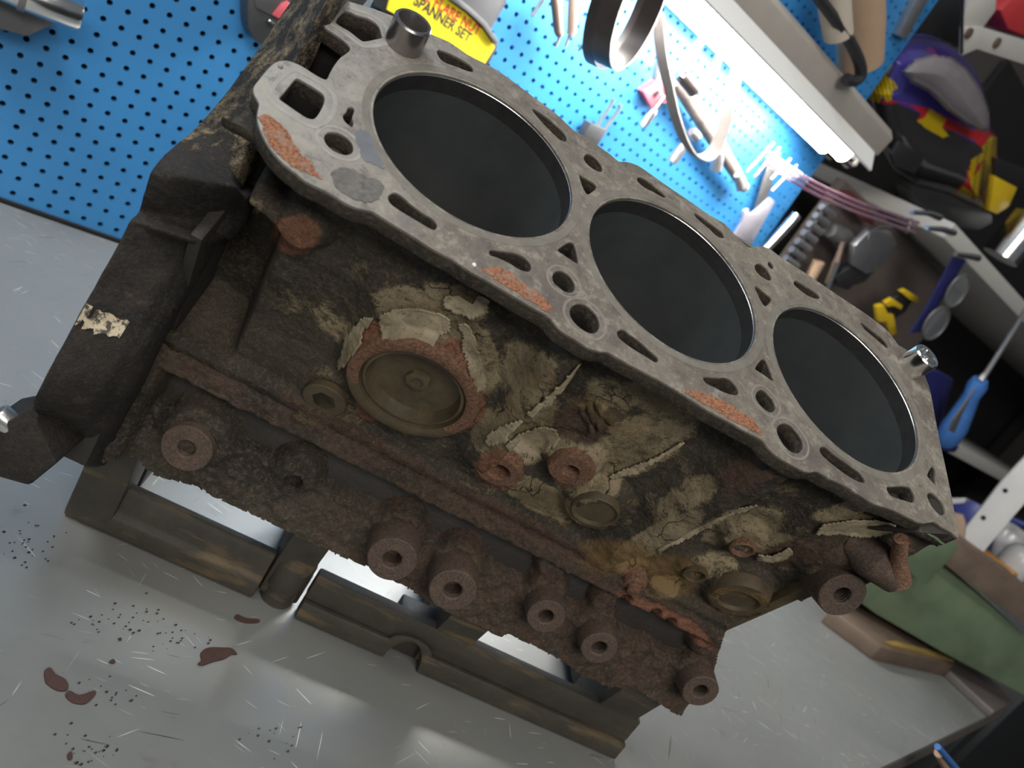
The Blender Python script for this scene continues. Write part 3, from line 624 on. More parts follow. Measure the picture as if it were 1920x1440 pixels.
# corner web under the deck at the far end
wp = [hb(p, (1, 0, 0), (x_, 0, 0)) for p, x_ in (((1797, 1007), .268), ((1740, 990), .262), ((1700, 1040), .2625))]
bm = bmesh.new()
A = [D3(.2685, -.0555, -.001), D3(.2480, -.0640, -.003), D3(.2400, -.0560, -.024), D3(.2550, -.0500, -.026), D3(.2690, -.0480, -.012)]
Bq = [p + VB * .02 for p in A]
va = [bm.verts.new(p) for p in A]; vb = [bm.verts.new(p) for p in Bq]
bm.faces.new(va); bm.faces.new(vb[::-1])
for i in range(5): bm.faces.new((va[i], vb[i], vb[(i + 1) % 5], va[(i + 1) % 5]))
bmo('corner_web', bm, 'dark_iron', EB, .001)

# ---- bell housing flange at the near-left end
PAIRS = [((600, -70), (640, -40), -.082), ((547, 0), (603, 20), -.082), ((493, 80), (560, 105), -.082), ((430, 167), (505, 200), -.082), ((367, 240), (462, 285), -.082), ((337, 266), (440, 322), -.082),
         ((326, 276), (434, 336), -.081), ((312, 288), (440, 345), -.078), ((298, 303), (446, 356), -.076), ((283, 325), (450, 375), -.0755), ((271, 358), (440, 405), -.0760), ((265, 385), (412, 432), -.078), ((259, 400), (380, 446), -.080),
         ((247, 412), (364, 456), -.0815), ((238, 427), (360, 482), -.082), ((200, 497), (329, 538), -.082), ((150, 587), (292, 600), -.082), ((100, 680), (250, 668), -.082), ((66, 748), (216, 748), -.082), ((72, 775), (192, 800), -.084), ((110, 805), (175, 845), -.086), ((130, 860), (165, 880), -.087)]
RL = [hb(a_, (1, 0, 0), (-.106, 0, 0)) for a_, b_, c_ in PAIRS]; RR = [hb(b_, (1, 0, 0), (c_, 0, 0)) for a_, b_, c_ in PAIRS]
RL[-1][0] = RL[-2][0] = -.100
RL = np.array(cat(RL, 6, False)); RR = np.array(cat(RR, 6, False)); nS = len(RL); NC = 22
rows = []
for i_ in range(nS):
    l_, r_ = RL[i_], RR[i_]; s_ = i_ / 6
    row = [l_ + np.array([0.001, .06, -.01]), l_ + np.array([0, .004, 0])]
    for k in range(NC):
        f_ = k / (NC - 1); p = l_ * (1 - f_) + r_ * f_
        bul = .0075 * math.sin(math.pi * min(1, f_ * 1.0)) * smooth01(1 - abs(s_ - 9) / 2.9)
        if s_ > 13.2: p = p + np.array([0, .0030 * float(smooth01((f_ - .80) / .2)), 0])
        p = p + np.array([0, -float(bul), 0]); row.append(p)
    inner = r_ + np.array([.004, .012 if s_ > 11 else .006, -.002 if s_ > 11 else -.004])
    row += [r_ * .5 + inner * .5, inner, inner + np.array([-.004, .035, 0]), inner + np.array([-.006, .07, -.01])]
    rows.append(row)
A_ = np.array(rows); II, JJ = np.meshgrid(np.arange(A_.shape[1]), np.arange(A_.shape[0]))
nz_ = vnoise(A_[..., 0], A_[..., 2], 160, 11) * .0016 + vnoise(A_[..., 0], A_[..., 2], 480, 12) * .0010
A_[..., 1] += nz_; 
L = dict(tan=np.zeros(II.shape), rust=np.zeros(II.shape), red=.12 + .25 * (JJ / 6. > 15), ochre=np.zeros(II.shape))
L['tan'] = np.where(JJ / 6. < 5.3, .50, .05)
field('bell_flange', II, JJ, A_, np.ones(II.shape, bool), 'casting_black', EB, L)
prism('flange_core', [(.03, .33), (-.035, .285), (-.095, .225), (-.105, .20), (-.105, .15), (-.118, .115), (-.118, .070), (-.06, .066), (.03, .066)], (0, 0, 0), (0, 1, 0), (0, 0, 1), (1, 0, 0), -.1045, -.0850, 'dark_iron', EB, .001)
WE = -.145
ear = [ft(p, WE) for p in ((20, 788), (45, 770), (72, 800), (107, 868), (53, 912), (0, 897), (-40, 870), (-40, 800))]
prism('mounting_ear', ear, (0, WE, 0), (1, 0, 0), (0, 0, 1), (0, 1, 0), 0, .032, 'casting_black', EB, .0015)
lay_const(bpy.data.objects['mounting_ear'], red=.25, tan=.1)
X = hb((8, 806), (0, 1, 0), (0, WE, 0))
lathe('ear_dowel', X + np.array([-.003, .004, .002]), (-.8, -.2, .5), [(.0050, -.004), (.0050, .003), (.0045, .004), (.0035, .004), (.0033, .001), (0, .001)], 'bare_edge', EB, 28)
m = NT('cream_paint'); f_ = m.noise(330, 4, .7); m.out(m.mix(m.ramp(f_, [(.44, 0.), (.52, 1.)]), (.05, .04, .03), (.47, .40, .28)), .65)
# dab of old cream paint on the flat of the rim
ia = int(15.55 * 6); 
def rim(s_, f_):
    a_ = min(max(s_ * 6, 0), nS - 1.001); i0 = int(a_); t_ = a_ - i0; j_ = 2 + f_ * (NC - 1); j0 = int(j_); u_ = j_ - j0
    g = lambda i_, k_: A_[min(i_, nS - 1), min(k_, A_.shape[1] - 1)]
    return (g(i0, j0) * (1 - u_) + g(i0, j0 + 1) * u_) * (1 - t_) + (g(i0 + 1, j0) * (1 - u_) + g(i0 + 1, j0 + 1) * u_) * t_ + np.array([0, -.0005, 0])
vs = []; fs = []
nU, nV_ = 14, 5
for i_ in range(nU):
    f_ = .02 + .66 * i_ / (nU - 1)
    for k in range(nV_):
        e_ = random.uniform(-.03, .03)
        vs.append(rim(15.80 + .40 * f_ + (k / (nV_ - 1)) * (.42 - .05 * math.sin(i_ * 1.7)) + (e_ if k in (0, nV_ - 1) else 0), f_))
for i_ in range(nU - 1):
    for k in range(nV_ - 1):
        if (i_, k) in ((2, 0), (2, 1), (1, 3)): continue
        a_ = i_ * nV_ + k; fs.append((a_, a_ + 1, a_ + nV_ + 1, a_ + nV_))
obj('paint_dab', vs, fs, 'cream_paint', EB, True)
# ---- inside of the V and the second bank (behind the first)
prism('bulkhead', [(-.060, .072), (.060, .072), (.085, .12), (.13, .20), (.05, .255), (0, .21), (-.05, .255), (-.13, .20), (-.085, .12)], (0, 0, 0), (0, 1, 0), (0, 0, 1), (1, 0, 0), .255, .2620, 'plug_brown', EB, .001)
prism('bulkhead', [(-.060, .072), (.060, .072), (.085, .12), (.13, .20), (.05, .255), (0, .21), (-.05, .255), (-.13, .20), (-.085, .12)], (0, 0, 0), (0, 1, 0), (0, 0, 1), (1, 0, 0), -.0845, -.0790, 'dark_iron', EB, .001)
prism('valley_floor', [(-.080, .21), (.080, .21), (.06, .196), (-.06, .196)], (0, 0, 0), (0, 1, 0), (0, 0, 1), (1, 0, 0), -.0845, .2620, 'dark_iron', EB, .001)
MIR = Matrix.Diagonal((1, -1, 1, 1))
for nm_ in ('deck', 'deck_edge', 'water_jacket'):
    s_ = bpy.data.objects[nm_]; me = s_.data.copy(); me.transform(MIR); me.flip_normals()
    o2 = bpy.data.objects.new(nm_, me); COL.objects.link(o2); o2.parent = EB

# ---- main bearing girdle standing on the bench
GF = -.0705
def gir(name, pts, u0, u1, mat='girdle_iron', par=None, bev=.0015): return prism(name, pts, (0, 0, 0), (0, 1, 0), (0, 0, 1), (1, 0, 0), u0, u1, mat, par or EB, bev)
barp = [(GF + .0015, .0005), (GF, .004), (GF, .0135), (GF + .0028, .0160), (GF + .0035, .0285), (GF + .0055, .0320), (GF + .0110, .0320), (GF + .0115, .0005)]
for sgn in (1,):
    bp = [(y * sgn, z_) for y, z_ in barp]
    g = thing('x', '', '') if False else None
    gir('girdle_rail', bp, -.0880, .0170)
    cu_, hw_ = .1150, .0115
    arch = lambda r, hh: [(cu_ + r * math.cos(q_), hh * math.sin(q_)) for q_ in np.linspace(0, math.pi, 13)]
    low = [(.0440, .0005)] + [(a_, max(b_, .0005)) for a_, b_ in arch(hw_, .0190)[::-1]] + [(.2770, .0005), (.2770, .0140)] + [(a_, .0140 + b_) for a_, b_ in arch(hw_ * 1.3, .0085)] + [(.0440, .0140)]
    prism('girdle_rail', low, (0, GF * sgn, 0), (1, 0, 0), (0, 0, 1), (0, sgn, 0), 0, .0110, 'girdle_iron', EB, .0012)
    hi = [(.0435, .0142)] + [(a_, max(b_, .0142)) for a_, b_ in arch(hw_, .0190)[::-1]] + [(.2765, .0142), (.2765, .0330), (.0435, .0330)]
    prism('girdle_rail', [p_ for k_, p_ in enumerate(hi) if k_ == 0 or p_ != hi[k_ - 1]], (0, (GF + .0030) * sgn, 0), (1, 0, 0), (0, 0, 1), (0, sgn, 0), 0, .0085, 'girdle_iron', EB, .0015)
    gir('arch_dark_backing', [((GF + .0105) * sgn, .0005), ((GF + .0105) * sgn, .028), ((GF + .030) * sgn, .028), ((GF + .030) * sgn, .0005)], .1000, .1320, 'dark_iron')  # dark block added behind the arch, imitates the shade inside it
    lathe('cap_column', (.0300, (GF + .0125) * sgn, .0005), (0, 0, 1), [(.0105, 0), (.0105, .010), (.0125, .013), (.0125, .030), (.0115, .033), (.0115, .060), (.0125, .072)], 'girdle_iron', EB, 28, .03)
    gir('girdle_rail', [((GF + .010) * sgn, .002), ((GF + .010) * sgn, .026), ((GF + .024) * sgn, .026), ((GF + .024) * sgn, .002)], .0165, .0425, 'dark_iron')
    gir('girdle_end', [((GF + .002) * sgn, .0005), (GF * sgn, .006), ((GF - .002) * sgn, .034), ((GF - .010) * sgn, .056), ((GF - .018) * sgn, .072), ((GF + .02) * sgn, .072), ((GF + .03) * sgn, .0005)], -.0955, -.0710)
    for u0, u1 in ((.0180, .0400), (.1225, .1480), (.2430, .2720)):
        gir('bearing_cap', [((GF + .006) * sgn, .004), ((GF + .004) * sgn, .030), ((GF - .012) * sgn, .072), ((-.03) * sgn, .076), ((-.028) * sgn, .004)], u0, u1, 'girdle_iron')
for u0, u1 in ((-.0955, -.0710), (.0180, .0400), (.1225, .1480), (.2430, .2720)):
    gir('bearing_cap', [(-.032, .010), (-.032, .060), (-.026, .062), (-.012, .052), (.012, .052), (.026, .062), (.032, .060), (.032, .010)], u0, u1, 'dark_iron')

# ------------------------------------------------------------------ the workshop around it
def sheetmetal():
    m = NT('bench_steel')
    big = m.noise(5, 4, .6); sp = m.noise(38, 6, .7)
    c = m.mix(big, (.215, .22, .21), (.30, .305, .29))
    c = m.mix(m.ramp(sp, [(.28, .75), (.40, 0.)]), c, (.20, .19, .175))
    c = m.mix(m.ramp(m.noise(9, 5, .7), [(.55, 0.), (.75, .5)]), c, (.27, .255, .22))
    lines = None
    def streak(ang, lx, ly, seed, lo, hi, area_sc, a0, a1):
        mp = m.n('Mapping'); mp.vector_type = 'TEXTURE'; m.l(m.co, mp.inputs[0]); mp.inputs['Rotation'].default_value = (0, 0, ang)
        mp.inputs['Location'].default_value = (seed, seed * .37, 0); mp.inputs['Scale'].default_value = (lx, ly, 1)
        return m.math('MULTIPLY', m.ramp(m.noise(1., 1, .3, mp.outputs[0]), [(lo, 0.), (hi, 1.)]), m.ramp(m.noise(area_sc, 2, .5), [(a0, 0.), (a1, 1.)]))
    for i, (ang, seed) in enumerate(((-.55, 3.), (-1.05, 9.), (.35, 17.), (-.15, 23.), (1.1, 31.), (-.8, 41.))):
        ln = streak(ang, .022 + .008 * (i % 3), .0012, seed, .75, .775, 8 + i, .50, .58)
        lines = ln if lines is None else m.math('MAXIMUM', lines, ln)
    c2 = m.mix(m.math('MULTIPLY', lines, .8), c, (.80, .80, .78))
    dk_ = m.math('MAXIMUM', streak(.7, .05, .0014, 51., .755, .775, 6, .5, .58), streak(-.3, .03, .0012, 57., .76, .78, 7, .5, .58))
    c2 = m.mix(m.math('MULTIPLY', dk_, .85), c2, (.06, .055, .05))
    spk = m.noise(700, 3, .6); c2 = m.mix(m.math('MULTIPLY', m.ramp(spk, [(.70, 0.), (.74, 1.)]), m.ramp(m.noise(12, 3), [(.45, 0.), (.62, .9)])), c2, (.05, .045, .04))
    m.out(c2, m.math('ADD', .30, m.math('MULTIPLY', sp, .28)), .45, m.bump(lines, .15, .0003)); return m.m
sheetmetal()
plain('bench_edge', (.17, .15, .14), .5, .5, .3, 30)
plain('black_steel', (.018, .020, .022), .5, .2)
BN = thing('workbench', 'steel sheet topped workbench carrying the engine block', 'workbench')
prism('bench_top', [(-1.0, -.006), (-1.0, -.80), (1.30, -.592), (1.30, -.006)], (0, 0, 0), (1, 0, 0), (0, 1, 0), (0, 0, 1), -.004, 0, 'bench_steel', BN)
prism('front_lip', [(-1.0, -.780), (-1.0, -.801), (1.301, -.593), (1.301, -.572)], (0, 0, 0), (1, 0, 0), (0, 1, 0), (0, 0, 1), -.030, -.0042, 'bench_edge', BN)
for x_, y_ in ((1.27, -.565), (1.27, -.05), (-.95, -.74), (-.95, -.05)): box('leg', (x_, y_, -.4655), (.05, .05, .869), 'black_steel', BN, .003)
box('lower_shelf', (.3, -.35, -.60), (2.2, .4, .02), 'black_steel', BN)
# room shell
plain('wall_dark', (.075, .066, .060), .85, 0, .3, 6)
plain('floor_concrete', (.060, .063, .066), .8, 0, .4, 8)
struct(box('floor', (.8, -.6, -.91), (6, 5, .02), 'floor_concrete'))
struct(box('wall_back', (.8, .345, .75), (6, .05, 3.3), 'wall_dark'))
struct(box('wall_right', (3.3, -.6, .75), (.05, 4.9, 3.3), 'wall_dark'))
# pegboard with real holes
m = NT('peg_blue'); f_ = m.noise(3, 3); m.out(m.mix(f_, (.030, .195, .470), (.045, .235, .520)), .42, 0., m.bump(m.noise(300, 3), .06, .0004))
def pegboard(x0, x1, z0, z1, pitch=.015, r=.0026, th=.004):
    bx, bz = -.0, .0105
    i0 = math.ceil((x0 - bx) / pitch); i1 = math.floor((x1 - bx) / pitch); k0 = math.ceil((z0 - bz) / pitch); k1 = math.floor((z1 - bz) / pitch)
    V = []; F = []
    h_ = pitch / 2; sq = [(-h_, -h_), (0, -h_), (h_, -h_), (h_, 0), (h_, h_), (0, h_), (-h_, h_), (-h_, 0)]
    oc = [(r * math.cos(math.atan2(b_, a_)), r * math.sin(math.atan2(b_, a_))) for a_, b_ in sq]
    for i in range(i0, i1 + 1):
        for k in range(k0, k1 + 1):
            b = len(V); cx, cz = bx + i * pitch, bz + k * pitch
            V += [(cx + a_, 0, cz + c_) for a_, c_ in sq] + [(cx + a_, 0, cz + c_) for a_, c_ in oc] + [(cx + a_, th, cz + c_) for a_, c_ in oc]
            for j in range(8):
                n_ = (j + 1) % 8
                F.append((b + j, b + n_, b + 8 + n_, b + 8 + j)); F.append((b + 8 + j, b + 8 + n_, b + 16 + n_, b + 16 + j))
    me = bpy.data.meshes.new('pegboard'); me.from_pydata(V, [], F); me.update(); return me
pme = pegboard(-.42, .93, .005, .98)
pb = link('pegboard', pme, 'peg_blue'); tag(pb, 'blue perforated steel pegboard standing behind the workbench', 'pegboard')
plain('peg_back', (.010, .014, .020), .9)
bk_ = box('backing_board', (.254, .012, .49), (1.36, .008, .98), 'peg_back', pb)
plain('foam_seal', (.012, .012, .012), .8)
box('edge_strip', (.29, -.001, .0016), (1.42, .004, .0030), 'foam_seal', pb)
plain('panel_brown', (.115, .092, .080), .8, 0, .25, 8)
tag(box('side_panel', (1.30, .015, .255), (.55, .02, .51), 'panel_brown'), 'brown board standing on the bench beyond the pegboard end', 'panel')

# materials for the tools
plain('chrome', (.72, .72, .71), .18, 1., .1, 40, .05)
plain('steel_grey', (.36, .36, .37), .38, .8, .2, 60)
plain('steel_dull', (.22, .215, .21), .5, .6, .3, 60)
plain('black_plastic', (.022, .022, .024), .45)
plain('grey_plastic', (.10, .10, .105), .5)
plain('dark_grey', (.050, .052, .055), .5)
plain('yellow_card', (.86, .70, .02), .5, 0, .05)
plain('yellow_plastic', (.78, .52, .02), .4, 0, .1)
plain('red_plastic', (.55, .045, .05), .45, 0, .1)
plain('pink_red', (.72, .12, .15), .45, 0, .1)
plain('print_red', (.66, .04, .03), .6, 0, .05)
plain('print_black', (.02, .02, .02), .6, 0, .05)
plain('belt_brown', (.040, .030, .027), .38, .1, .3, 30)
plain('belt_inner', (.22, .20, .185), .6, 0, .2, 80)
plain('brown_handle', (.20, .145, .12), .5, 0, .2)
plain('beige_housing', (.42, .385, .345), .5, 0, .1)
plain('card_tan', (.44, .30, .20), .8, 0, .12)
plain('card_cream', (.52, .46, .38), .8, 0, .12)
plain('strap_black', (.022, .021, .024), .6)
plain('white_paint', (.52, .50, .47), .45, 0, .06)
plain('mottled_bar', (.22, .185, .165), .6, .2, .6, 90)
plain('lilac_steel', (.42, .40, .46), .4, .4, .15)
plain('blue_handle', (.05, .16, .44), .4, 0, .15)
plain('navy_plastic', (.020, .022, .12), .45)
plain('green_paint', (.105, .145, .085), .6, .1, .55, 16, .3)
plain('rusty_steel', (.16, .115, .085), .55, .4, .5, 22, .3)
plain('yellowed_steel', (.26, .17, .05), .6, .2, .5, 25, .3)
plain('reflector_white', (.86, .86, .84), .5, 0, .03)
plain('jar_white', (.55, .54, .53), .15, 0, .1)
plain('orange_plastic', (.55, .24, .03), .5)
plain('maroon', (.10, .022, .022), .6)
plain('blue_bin', (.018, .03, .19), .4)
m = NT('clear_pink'); m.out((.42, .27, .35), .12); m.b.inputs['Transmission Weight'].default_value = .55; m.b.inputs['IOR'].default_value = 1.3
m = NT('clear_lens'); m.out((.6, .65, .7), .05); m.b.inputs['Alpha'].default_value = .12
glow('tube_glow', (1., .97, .93), 62)

def pts(px, y): return [py(p, y) for p in px]
def plate(name, px, y, th, mat, parent=None, bevel=.0006, f=None):
    P = [Vector(f(p) if f else py(p, y)) for p in px]
    bm = bmesh.new(); a = [bm.verts.new(p) for p in P]; b = [bm.verts.new(p + Vector((0, th, 0))) for p in P]; n = len(P)
    bm.faces.new(a); bm.faces.new(b[::-1])
    for i in range(n): bm.faces.new((a[i], b[i], b[(i + 1) % n], a[(i + 1) % n]))
    return bmo(name, bm, mat, parent, bevel)
def rods(name, px, y, rpx, mat, parent=None, seg=12):
    P = pts(px, y) if not hasattr(y, '__len__') else [py(p, q_) for p, q_ in zip(px, y)]
    k = [np.linalg.norm(np.array(p) - CAM) / FPX for p in P]
    r = [(rpx[i] if hasattr(rpx, '__len__') else rpx) * k[i] * .94 for i in range(len(P))]
    return tube(name, P, r, mat, parent, seg)
def base(px, y): return tuple(py(px, y))
def root(name, label, cat_, group=None): return thing(name, label, cat_, (0, 0, 0), 0, group)

# flare nut spanner pack
t = root('spanner_pack', 'yellow and black spanner set pack hanging on the blue pegboard', 'tool pack')
plate('tray', [(690, -60), (700, 10), (722, 24), (912, 128), (934, 88), (918, 60), (948, 8), (965, -60)], -.010, .0085, 'dark_grey', t)
plate('tray_rim', [(800, -40), (843, -1), (876, 22), (904, 48), (930, 84), (936, 78), (912, 42), (882, 14), (850, -10), (815, -45)], -.018, .010, 'grey_plastic', t)
lb = plate('label_card', [(738, -30), (725, 18), (908, 121), (928, 88), (902, 50), (874, 24), (841, 0), (795, -35)], -.0125, .002, 'yellow_card', t, 0)
def words(txt, p0, p1, y, mat, parent, sx=1.):
    cu = bpy.data.curves.new('lettering', 'FONT'); cu.body = txt; cu.size = 1; cu.extrude = .004; cu.offset = .022
    o = bpy.data.objects.new('t', cu); COL.objects.link(o); dg = bpy.context.evaluated_depsgraph_get()
    me = bpy.data.meshes.new_from_object(o.evaluated_get(dg)); bpy.data.objects.remove(o)
    w_ = max(v.co.x for v in me.vertices); A_, B_ = Vector(py(p0, y)), Vector(py(p1, y)); d = B_ - A_; s_ = d.length / w_
    ex = d.normalized(); ey = Vector((0, -1, 0)).cross(ex) * -1; ey = ex.cross(Vector((0, -1, 0))) * -1
    nrm = Vector((0, -1, 0))
    ey = nrm.cross(ex)
    Mx = Matrix.Translation(A_) @ Matrix((ex, ey, nrm)).transposed().to_4x4() @ Matrix.Diagonal((s_, s_ * sx, s_ * .05, 1))
    me.transform(Mx); me.materials.clear(); return link('lettering', me, mat, parent)
words('SPANNER SET', (774, 7), (878, 80), -.0128, 'print_black', lb, 1.15)
words('PIECE FLARE NUT', (762, -22), (896, 67), -.0128, 'print_red', lb, 1.2)
# dark tool case with a red latch
t = root('tool_case', 'black tool case with a red latch on the pegboard', 'case')
plate('case_body', [(462, -30), (464, 52), (478, 78), (496, 86), (530, 60), (580, 10), (590, -30)], -.035, .034, 'dark_grey', t, .003)
plate('case_face', [(472, -30), (480, 14), (518, 34), (548, -10), (556, -30)], -.037, .003, 'grey_plastic', t)
plate('latch', [(528, 6), (540, 2), (551, 12), (527, 38), (511, 28)], -.040, .006, 'pink_red', t)
plate('latch_pin', [(500, 41), (506, 36), (524, 48), (518, 53)], -.040, .004, 'chrome', t)
# torch top left
t = root('torch', 'silver tube torch on a dark grey holder high on the pegboard', 'torch')
rods('tube', [(-60, -60), (55, -8), (60, -6), (148, 29), (153, 31)], -.045, [25, 25, 25, 25, 23], 'chrome', t, 28)
rods('collar', [(38, -15), (52, -9)], -.045, [27, 27], 'steel_dull', t, 28)
plate('holder', [(-40, -40), (-30, 48), (52, 69), (104, 44), (98, 22), (30, -8)], -.030, .028, 'grey_plastic', t, .002)
# three hanging screw tools left of the rings
for i, (pa, pb_, pc) in enumerate((((1040, -30), (1047, 58), (1050, 66)), ((1078, -30), (1072, 58), (1068, 66)))):
    t = root('pliers_handle', ('brown handled tool next to the thin steel pin', 'brown handled tool next to the dark brown bands')[i], 'hand tool', 'brown handled tools beside the bands')
    rods('handle', [pa, pb_, pc], -.03, [11, 9, 7], 'brown_handle', t, 14)
    rods('tip', [pc, (pc[0] - 8, pc[1] + 22)], -.03, [3, 2.5], 'steel_dull', t)
tag(rods('steel_pin', [(1022, -10), (1012, 8), (997, 30)], -.02, [4, 4, 3.5], 'steel_grey'), 'thin grey steel pin above the spanner pack corner', 'pin')
tag(rods('hanging_hook', [(1098, 74), (1094, 82), (1084, 96)], -.015, [5, 4, 3], 'chrome'), 'short chrome peg hook under the brown bands', 'hook')
# brown bands (two nested)
def band(name, c, axis, r, wd_, th_, mat, label, grp):
    o = lathe(name, c, axis, [(r, -wd_ / 2), (r, wd_ / 2), (r - th_, wd_ / 2), (r - th_, -wd_ / 2), (r, -wd_ / 2)], mat, None, 64, caps=False); return tag(o, label, 'band', grp)
band('metal_band', py((1188, 8), -.200), (.55, -.80, .10), .0545, .018, .003, 'belt_brown', 'dark brown round band hung in front of the pegboard lamp', None)
band('metal_band', py((1166, 4), -.160), (.55, -.80, .10), .0590, .012, .004, 'belt_brown', 'dark brown round band behind the larger shiny one', None)
# ribbed belt loop
path = cat([(1232, 20), (1238, 90), (1250, 150), (1265, 215), (1287, 272), (1312, 296), (1336, 286), (1355, 245), (1368, 195), (1379, 145), (1386, 118)], 5, False)
PP = [Vector(py(p, -.075)) for p in path]; wdir = Vector((.78, -.60, .05)).normalized()
bm = bmesh.new(); V1 = []
for i, p in enumerate(PP):
    tg = (PP[min(i + 1, len(PP) - 1)] - PP[max(i - 1, 0)]).normalized(); nn = tg.cross(wdir).normalized()
    ring = []
    for j in range(11): ring.append(bm.verts.new(p + wdir * (.008 * (j / 5 - 1)) + nn * (.0012 if j % 2 else .0005)))
    for j in range(10, -1, -5): ring.append(bm.verts.new(p + wdir * (.008 * (j / 5 - 1)) - nn * .0012))
    V1.append(ring)
for a, b in zip(V1, V1[1:]):
    for j in range(len(a)): bm.faces.new((a[j], a[(j + 1) % len(a)], b[(j + 1) % len(a)], b[j]))
bm.faces.new(V1[0][::-1]); bm.faces.new(V1[-1])
tag(bmo('ribbed_belt', bm, 'belt_inner'), 'grey ribbed drive belt loop hanging before the pegboard', 'belt')
# hose clamp
t = root('hose_clamp', 'perforated steel hose clamp ring hanging beside the ribbed belt', 'hose clamp')
hc = py((1318, 118), -.05)
lathe('clamp_band', hc, (.35, -.93, .05), [(.0345, -.005), (.0345, .005), (.0335, .005), (.0335, -.005), (.0345, -.005)], 'steel_grey', t, 56, caps=False)
rods('screw_housing', [(1278, 140), (1302, 170)], -.058, [13, 13], 'belt_brown', t, 12); rods('screw_head', [(1270, 138), (1277, 144)], -.060, [8, 8], 'chrome', t, 10)
# pink holder with a chrome bit
t = root('magnet_holder', 'pink red square holder on the pegboard behind the belt', 'holder')
plate('body', [(1206, 172), (1238, 148), (1256, 190), (1223, 203)], -.014, .0135, 'pink_red', t, .001)
rods('eyelet', [(1226, 180), (1234, 172)], -.0145, [4, 4], 'void', t, 10)
rods('stud_pin', [(1238, 112), (1233, 130), (1228, 150)], -.02, [8, 9, 6], 'steel_grey', t)
t = root('socket_driver', 'bright chrome nut driver hanging under the pink holder', 'socket tool')
rods('shaft', [(1247, 180), (1226, 208)], -.018, [4.5, 5], 'chrome', t); rods('socket', [(1227, 206), (1222, 213), (1203, 237)], -.018, [6, 9, 9], 'chrome', t, 16)
# long mottled bar carrying sockets
t = root('socket_bar', 'mottled grey brown bar hanging slanted behind the belt loop', 'bar')
rods('bar', [(1268, 150), (1330, 245), (1396, 352)], -.020, [15, 15, 10], 'mottled_bar', t, 14)
for a_, b_, r_, lab in (((1296, 246), (1306, 258), 10, 'stubby bright socket on the mottled bar inside the belt loop'), ((1285, 268), (1259, 304), 10, 'long plain socket hanging from the mottled bar beside the belt loop'), ((1348, 286), (1342, 319), 11, 'open mouthed socket hanging just below the belt loop'), ((1382, 328), (1389, 354), 8, 'narrow socket at the lowest end of the mottled bar')):
    o = tag(rods('socket', [a_, ((a_[0] + b_[0]) / 2, (a_[1] + b_[1]) / 2), b_], -.045, [r_ * .8, r_, r_], 'steel_grey', None, 18), lab, 'socket', 'sockets on the slanted bar')
# two pronged tool
t = root('two_prong_tool', 'black handled tool with two bright prongs rising behind the deck edge', 'hand tool')
plate('grip', [(1108, 230), (1139, 244), (1118, 278), (1092, 262)], -.02, .016, 'dark_grey', t, .001)
for a_, b_, c_ in (((1119, 236), (1146, 196), (1150, 186)), ((1133, 244), (1160, 206), (1163, 196))): rods('prong', [a_, b_, c_], -.014, [3.6, 3.6, 4.5], 'steel_grey', t)
# bright pins under the lamp
for i, (a_, b_) in enumerate((((1450, 268), (1400, 322)), ((1462, 276), (1414, 332)), ((1482, 298), (1446, 336)), ((1494, 310), (1447, 358)))):
    tag(rods('peg_rod', [a_, b_], -.03, 3.2, 'steel_grey'), 'thin steel rod hanging below the lamp end', 'rod', 'steel rods below the lamp')
tag(plate('steel_rule', [(1446, 290), (1466, 284), (1446, 350), (1422, 425), (1408, 420), (1430, 340)], -.012, .002, 'steel_dull'), 'dull grey steel blade hanging below the lamp rods', 'blade')
tag(plate('multi_tool', [(1378, 440), (1392, 418), (1396, 396), (1405, 392), (1404, 402), (1414, 400), (1446, 372), (1454, 378), (1436, 410), (1424, 432), (1408, 462), (1388, 458)], -.03, .006, 'lilac_steel', None, .001), 'pale lilac steel pliers showing above the deck edge', 'pliers')
tag(rods('ring_spanner', [(1494, 402), (1486, 412), (1432, 470)], -.03, [9, 10, 9], 'chrome', None, 16), 'bright silver spanner shaft beside the pale pliers', 'spanner')
t = root('socket_rail', 'dark rail holding a row of small sockets', 'rail')
rods('rail', [(1552, 384), (1474, 500)], -.012, [9, 9], 'black_plastic', t, 8)
for i in range(7):
    f_ = i / 6; c_ = (1549 - 68 * f_, 393 + 96 * f_)
    tag(rods('small_socket', [(c_[0] - 9, c_[1] - 6), (c_[0] + 2, c_[1] + 2), (c_[0] + 13, c_[1] + 10)], -.030, [6.2, 6.8, 6.8], 'steel_grey', None, 16), 'small steel socket on the dark socket rail', 'socket', 'sockets on the rail')
t = root('chisel', 'bright ground chisel hanging behind the deck edge', 'chisel')
rods('blade', [(1569, 490), (1547, 545)], -.05, [7, 7], 'chrome', t, 6); rods('neck', [(1580, 455), (1569, 490)], -.05, [4, 6], 'brown_handle', t)
tag(rods('wooden_handle', [(1535, 490), (1515, 530)], -.03, [12, 10], 'card_tan', None, 14), 'pale wooden handle between the chisel and socket rail', 'handle')
tag(plate('grey_pulley', [(1602, 462), (1632, 432), (1672, 436), (1682, 458), (1650, 508), (1625, 514), (1598, 498)], -.06, .012, 'steel_grey', None, .002), 'grey stamped steel bracket hanging from a wire hook', 'bracket')
tag(rods('wire_hook', [(1628, 448), (1630, 434), (1645, 426), (1680, 425), (1700, 436), (1708, 410)], -.075, 2.6, 'chrome'), 'bent chrome wire hook above the grey bracket', 'hook')
tag(plate('dark_clamp', [(1566, 520), (1600, 496), (1640, 510), (1622, 530), (1600, 536), (1590, 545), (1572, 538)], -.055, .012, 'black_plastic', None, .002), 'dark hooked clamp below the grey bracket', 'clamp')
